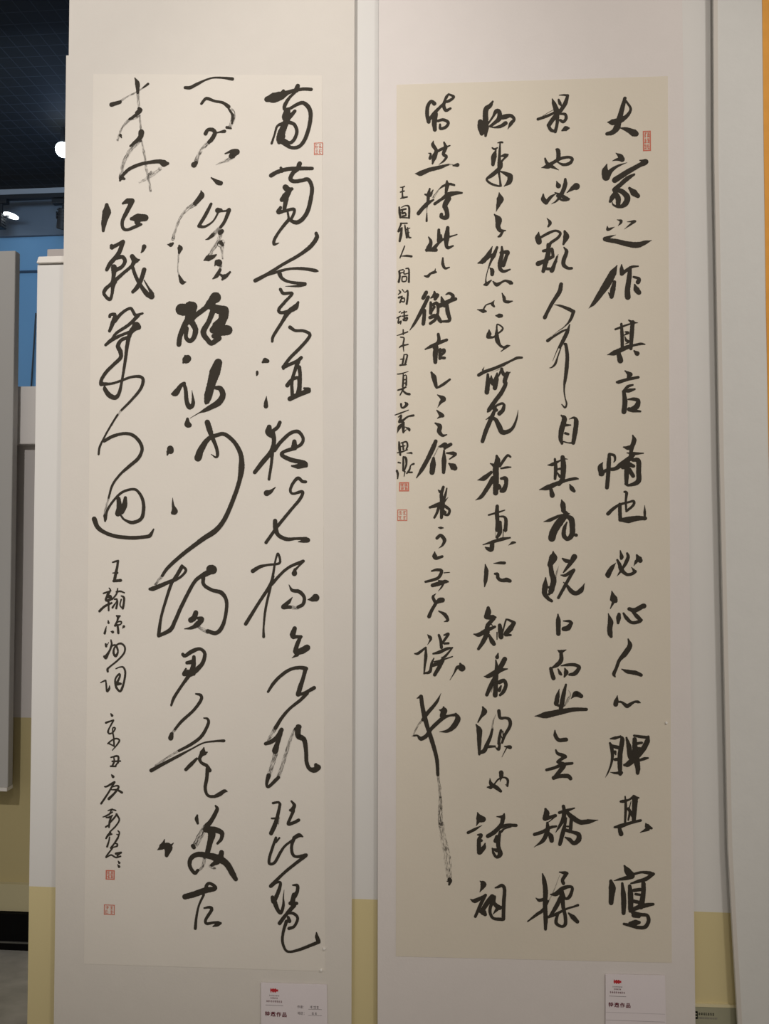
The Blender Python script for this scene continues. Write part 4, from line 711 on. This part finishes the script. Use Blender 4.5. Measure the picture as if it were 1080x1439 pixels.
1817,3366,22,1819,3345,22,1815,3323,23|1819,3370,13,1833,3373,14|1822,3359,13,1833,3362,11|1844,3377,13,1856,3373,18,1856,3322,22|1837,3369,14,1837,3355,13,1855,3358,11|1829,3344,14,1846,3344,14,1844,3326,14,1829,3326,14,1829,3344,14
1815,3290,9,1822,3281,20,1813,3272,9|1815,3259,22,1829,3264,14|1829,3264,14,1820,3239,18|1829,3292,11,1840,3280,9,1851,3287,16,1851,3260,20,1847,3233,22|1826,3254,14,1837,3257,14,1837,3242,14,1826,3243,14
1817,3199,14,1822,3203,9|1808,3176,14,1822,3183,16|1815,3174,13,1813,3156,18,1824,3163,16,1822,3152,13|1826,3196,13,1847,3201,13|1837,3203,16,1837,3177,16|1828,3183,13,1851,3186,13|1833,3170,18,1849,3177,18,1846,3166,18,1833,3166,13
1833,3128,14,1833,3109,16|1808,3105,7,1826,3110,14,1851,3119,14|1822,3098,13,1836,3094,16,1833,3069,18,1835,3040,9|1817,3055,9,1826,3062,20,1853,3068,13
1822,3008,11,1836,3009,16|1836,3027,11,1849,3025,16,1845,3004,20,1840,2986,20|1836,3025,14,1833,3004,20,1829,2986,20|1820,2984,18,1845,2986,14
1809,2948,11,1826,2950,14,1853,2958,7|1833,2948,13,1833,2924,20,1831,2896,20|1833,2939,9,1845,2942,13,1845,2903,20|1833,2924,13,1844,2926,13|1833,2910,13,1844,2912,13|1811,2883,14,1829,2888,18,1843,2895,18|1836,2892,16,1820,2863,13|1826,2887,13,1843,2870,23,1858,2866,25
1824,2827,22,1826,2813,18,1836,2813,23,1847,2825,36,1840,2833,13|1800,2783,9,1822,2790,16,1854,2802,9|1813,2774,11,1825,2781,18,1818,2755,32|1825,2755,27,1851,2775,18,1874,2780,23|1822,2763,23,1833,2748,27,1818,2734,39,1808,2709,4|1836,2752,14,1833,2730,30,1833,2712,21|1840,2734,7,1856,2725,30,1858,2719,18|1833,2712,13,1845,2723,9
1816,2673,18,1818,2648,30,1821,2621,21|1824,2669,13,1845,2674,18,1850,2658,20,1845,2644,16|1831,2669,13,1833,2644,20|1822,2655,13,1840,2658,11|1809,2630,11,1825,2633,18,1850,2642,11|1847,2628,7,1865,2629,21,1867,2626,13
1813,2591,18,1822,2589,14|1807,2558,23,1811,2544,23,1810,2526,13|1833,2612,18,1833,2583,23,1832,2558,18|1833,2614,14,1843,2608,27,1845,2583,21,1836,2555,13|1875,2585,21,1863,2579,12,1858,2562,20,1847,2547,16|1840,2555,13,1836,2535,9|1854,2551,18,1868,2551,18
"""

SY = -0.012            # face of the mounted scrolls
PYF = SY - 0.0006      # face of the writing paper
INK_Y = PYF - 0.0003

# left scroll: loose cursive
zbot = 0.30
tl, step_, bl = at(97.5, 2, SY), at(93.0, 78, SY), at(77.5, 1280, SY)
xr_t, xr_b = at(498.0, 40, SY), at(493.5, 1200, SY)
ztop_s = 2.78
left = thing('hanging_scroll', 'left of the two tall scrolls, three columns of large loose cursive ink characters', 'scroll', ((tl.x + xr_t.x) / 2, SY, zbot), 'calligraphy hanging scrolls')
bm = bmesh.new()
prism(bm, [Vector((bl.x, SY, zbot)), Vector((xr_b.x, SY, zbot)), Vector((xr_t.x, SY, ztop_s)), Vector((tl.x, SY, ztop_s)),
           Vector((tl.x, SY, step_.z)), Vector((step_.x, SY, step_.z))], 0.0035)
new_obj('mounting', bm, M_mount_l, left)
rod(left, bl.x - 0.02, xr_b.x + 0.02, zbot, SY - 0.002, 0.014, M_cord)
bm = bmesh.new()
q1, q2, q3, q4 = at(131, 104, PYF), at(452, 106, PYF), at(456.5, 1365, PYF), at(118, 1354.5, PYF)
prism(bm, [q4, q3, q2, q1], 0.0007)
paper_l = new_obj('writing_paper', bm, M_paper_l, left)
write(paper_l, INK_L, ORIGIN[0], ORIGIN[1], INK_Y, 3)
seal(paper_l, 441, 200.5, 453.5, 217.5, INK_Y, 'line', 1)
seal(paper_l, 148.5, 1222.5, 161, 1236.5, INK_Y, 'solid', 2)
seal(paper_l, 146, 1271, 161, 1286, INK_Y, 'line', 3)

# right scroll: running script
ta, ba = at(532.3, 10, SY), at(530.2, 1300, SY)
tb, bb = at(958.0, 10, SY), at(971.0, 1190, SY)
right = thing('hanging_scroll', 'right of the two tall scrolls, four columns of small running script on beige paper', 'scroll', ((ta.x + tb.x) / 2, SY, zbot), 'calligraphy hanging scrolls')
bm = bmesh.new()
prism(bm, [Vector((ba.x, SY, zbot)), Vector((bb.x + 0.004, SY, zbot)), Vector((tb.x, SY, ztop_s)), Vector((ta.x, SY, ztop_s))], 0.0035)
new_obj('mounting', bm, M_mount_r, right)
rod(right, ba.x - 0.02, bb.x + 0.02, zbot, SY - 0.002, 0.014, M_cord)
bm = bmesh.new()
prism(bm, [at(556, 1344, PYF), at(943.5, 1353, PYF), at(938, 107, PYF), at(557, 119, PYF)], 0.0007)
paper_r = new_obj('writing_paper', bm, M_paper_r, right)
write(paper_r, INK_R, ORIGIN[0], ORIGIN[1], INK_Y, 7)
seal(paper_r, 902.8, 184, 914.3, 212, INK_Y, 'solid', 4)
seal(paper_r, 560.5, 677.5, 574.5, 690.5, INK_Y, 'solid', 5)
seal(paper_r, 558, 716, 572, 732, INK_Y, 'line', 6)

# a third scroll, cut by the right edge of the view, standing off the wall
TY3 = -0.019
edge = [(1000, -190), (1001.5, 0), (1002.5, 220), (1006.5, 433), (1010, 640), (1015, 860), (1022, 1190), (1029, 1320), (1036, 1440), (1045, 1600)]
third = thing('hanging_scroll', 'white and orange hanging scroll cut off by the right edge of the picture', 'scroll', (at(1045, 1600, TY3).x + 0.2, TY3, at(1045, 1600, TY3).z), 'calligraphy hanging scrolls')
bm = bmesh.new()
le = [at(x, y, TY3) for x, y in edge]
prism(bm, [Vector((le[-1].x + 0.45, TY3, le[-1].z))] + [Vector((le[0].x + 0.45, TY3, le[0].z))] + le, 0.004)
new_obj('mounting', bm, M_mount_3, third)
bm = bmesh.new()
inner = [(x + 6.5, y) for x, y in edge]
prism(bm, [at(x, y, TY3 - 0.0012) for x, y in reversed(inner)] + [at(x - 5.8, y, TY3 - 0.0012) for x, y in inner], 0.0012)
o = new_obj('edge_binding', bm, material('greyish_edge_binding', (0.66, 0.62, 0.57), 0.8), third)  # strip along the edge, a little darker than the mounting silk
o['label'] = 'greyish edge strip'
bm = bmesh.new()
gl = [at(x, y, TY3 - 0.001) for x, y in ((1068, -190), (1070.5, 0), (1073, 220), (1076, 433), (1080, 640), (1085, 860), (1092, 1190), (1100, 1440))]
prism(bm, [Vector((gl[-1].x + 0.3, TY3 - 0.001, gl[-1].z)), Vector((gl[0].x + 0.3, TY3 - 0.001, gl[0].z))] + gl, 0.001)
o = new_obj('silk_panel', bm, M_gold, third)
o['label'] = 'orange gold silk panel'


# ---------------------------------------------------------------- labels and small things
def text_mesh(name, s, px, py, hpx, Y, mat, parent, squeeze=1.0, bold=0.0, gap=1.0):
    """printed lettering: left edge and baseline at a place on the card, cap height in metres"""
    cu = bpy.data.curves.new('lettering', 'FONT')
    cu.body = s
    cu.size = 1.0
    cu.resolution_u = 2
    cu.offset = bold
    cu.space_character = gap
    tmp = bpy.data.objects.new('lettering', cu)
    COL.objects.link(tmp)
    dg = bpy.context.evaluated_depsgraph_get()
    me = bpy.data.meshes.new_from_object(tmp.evaluated_get(dg))
    bpy.data.objects.remove(tmp)
    bpy.data.curves.remove(cu)
    xs = [v.co.x for v in me.vertices]
    ys = [v.co.y for v in me.vertices]
    if not xs:
        return None
    a = at(px, py, Y)
    h = (at(px, py, Y) - at(px, py + hpx, Y)).z
    k = h / max(1e-6, (max(ys) - min(ys)))
    for v in me.vertices:
        x, y = v.co.x - min(xs), v.co.y - min(ys)
        v.co = Vector((a.x + x * k * squeeze, Y, a.z - h + y * k))
    me.materials.clear()
    me.materials.append(mat)
    o = bpy.data.objects.new(name, me)
    COL.objects.link(o)
    o.parent = parent
    o.matrix_parent_inverse = Matrix.Translation(-parent.location)
    return o


def scribble(name, px0, px1, py, hpx, n, Y, mat, parent, seed):
    """a line of print too small to read: n tiny clusters of strokes"""
    rnd = random.Random(seed)
    bm = bmesh.new()
    a, b = at(px0, py, Y), at(px1, py, Y)
    h = (at(px0, py - hpx, Y) - a).z
    step = (b.x - a.x) / n
    for i in range(n):
        x = a.x + i * step
        for k in range(2):
            z = a.z + h * (0.1 + 0.42 * k + rnd.uniform(0, 0.2))
            box(bm, (x + step * 0.08, Y, z), (x + step * rnd.uniform(0.6, 0.85), Y + 0.0001, z + h * 0.16))
        xx = x + step * rnd.uniform(0.2, 0.55)
        box(bm, (xx, Y, a.z), (xx + step * 0.16, Y + 0.0001, a.z + h))
    return new_obj(name, bm, mat, parent)


def rule(name, px0, py0, px1, py1, th, Y, mat, parent):
    a, b = at(px0, py0, Y), at(px1, py1, Y)
    bm = bmesh.new()
    prism(bm, [Vector((a.x, Y, a.z - th)), Vector((b.x, Y, b.z - th)), b, a], 0.0001)
    return new_obj(name, bm, mat, parent)


CY = SY - 0.0030
def exhibit_label(quad, label, X, Yp, s, fields, seed):
    P = [at(x, y, CY) for x, y in quad]
    base_pt = (P[0] + P[1]) / 2
    t = thing('exhibit_label', label, 'label card', base_pt, 'exhibit label cards')
    bm = bmesh.new()
    prism(bm, P, 0.0014)
    new_obj('card', bm, M_card, t)
    TYc = CY - 0.0003
    g = lambda u: X + u * s
    k = lambda v: Yp + v * s
    lg = text_mesh('emblem', '100', g(13.0), k(4.5), 6.3 * s, TYc, M_red, t, 0.80, 0.05)
    bm = bmesh.new()
    aa, cc = at(g(12.5), k(6.0), TYc + 0.0001), at(g(23.6), k(9.5), TYc + 0.0001)
    prism(bm, [Vector((aa.x, TYc + 0.0001, cc.z)), cc, Vector((cc.x, TYc + 0.0001, aa.z)), aa], 0.0001)
    new_obj('emblem_band', bm, M_red, t)
    scribble('small_print', g(11), g(25.5), k(15.8), 2.0 * s, 9, TYc, M_grey, t, seed)
    scribble('small_print', g(13), g(23.5), k(19.6), 2.4 * s, 5, TYc, M_maroon, t, seed + 1)
    scribble('small_print', g(7), g(29.5), k(24.2), 2.9 * s, 8, TYc, M_maroon, t, seed + 2)
    rule('ruled_line', g(6), k(28.0), g(30.5), k(29.0), 0.0007, TYc, M_grey, t)
    text_mesh('heading', '特邀作品', g(5.2), k(37.0), 7.0 * s, TYc, M_maroon, t, 1.0, 0.025, 1.28)
    if fields:
        text_mesh('field_text', '作者：', g(50.5), k(28.6), 4.2 * s, TYc, M_grey, t, 0.9, 0.01, 1.1)
        scribble('field_text', g(68), g(82), k(33.2), 4.0 * s, 3, TYc, M_grey, t, seed + 4)
        rule('ruled_line', g(66), k(34.0), g(85), k(34.6), 0.0006, TYc, M_grey, t)
        text_mesh('field_text', '地区：', g(51.0), k(37.5), 4.2 * s, TYc, M_grey, t, 0.9, 0.01, 1.1)
        scribble('field_text', g(70.5), g(79.5), k(42.0), 3.6 * s, 2, TYc, M_grey, t, seed + 5)
        rule('ruled_line', g(66), k(42.6), g(85), k(43.2), 0.0006, TYc, M_grey, t)
    return t


exhibit_label([(366.5, 1452), (460, 1456), (459, 1384), (366.5, 1381)], 'pale card stuck on the left scroll with red emblem and handwritten field lines', 367, 1384.0, 1.0, True, 11)
exhibit_label([(850.5, 1450), (936, 1453), (934, 1371), (850.5, 1369.5)], 'pale card stuck on the right scroll below the beige paper', 849.5, 1372.0, 0.98, False, 31)
rule_parent = bpy.data.objects['exhibit_label.001']
rule('shade_line', 851, 1422, 934, 1425, 0.0008, CY - 0.0003, material('faint_shade', (0.60, 0.55, 0.57), 0.6), rule_parent)  # shade across the low part of the card, painted as darker lines
rule('shade_line', 851, 1433, 934, 1436, 0.0010, CY - 0.0003, material('faint_shade_line', (0.56, 0.51, 0.53), 0.6), rule_parent)

# small plate low on the wall between the right scroll and the cut-off scroll
PLY = -0.004
P = [at(968, 1452, PLY), at(1036, 1454, PLY), at(1034, 1414.5, PLY), at(968, 1412.5, PLY)]
t = thing('wall_plate', 'small olive grey plate with a black square mark, low on the cream wall', 'plate', (P[0] + P[1]) / 2)
bm = bmesh.new()
prism(bm, P, 0.004)
new_obj('plate', bm, M_plate, t)
bm = bmesh.new()
P2 = [at(968, 1414.5, PLY - 0.001), at(1034, 1416.5, PLY - 0.001), at(1034, 1412.5, PLY - 0.001), at(968, 1410.5, PLY - 0.001)]
prism(bm, P2, 0.005)
o = new_obj('top_edge', bm, material('cream_edge', (0.74, 0.66, 0.42), 0.6), t)
bm = bmesh.new()
a, b = at(973, 1421, PLY - 0.0004), at(980, 1432, PLY - 0.0004)
box(bm, (a.x, a.y, b.z), (b.x, a.y + 0.0004, a.z))
mk = new_obj('square_mark', bm, M_black, t)
for yy in (1423.8, 1427.6):
    a, b = at(975, yy, PLY - 0.0008), at(979, yy + 1.6, PLY - 0.0008)
    bm = bmesh.new()
    box(bm, (a.x, a.y, b.z), (b.x, a.y + 0.0004, a.z))
    new_obj('mark_bar', bm, M_plate, mk)
scribble('small_print', 981, 1003.5, 1426.6, 4.0, 7, PLY - 0.0004, M_black, t, 51)
scribble('small_print', 980.5, 1008, 1431.6, 2.6, 12, PLY - 0.0004, M_grey, t, 52)

# push pins that hold the scrolls flat
M_pin = material('clear_pin', (0.85, 0.83, 0.79), 0.25, spec=0.6)
for (px, py, lab) in ((455.5, 1333, 'tiny clear push pin right of the last character of the left scroll'),
                      (451, 1363, 'tiny clear push pin at the lower right corner of the pale paper'),
                      (935.5, 1015.5, 'tiny clear push pin at the right edge of the beige paper')):
    p = at(px, py, PYF)
    t = thing('push_pin', lab, 'push pin', p, 'clear push pins')
    bm = bmesh.new()
    cyl(bm, p, p + Vector((0, -0.003, 0)), 0.0026, 0.0022, 14)
    bevel(new_obj('head', bm, M_pin, t), 0.0005)
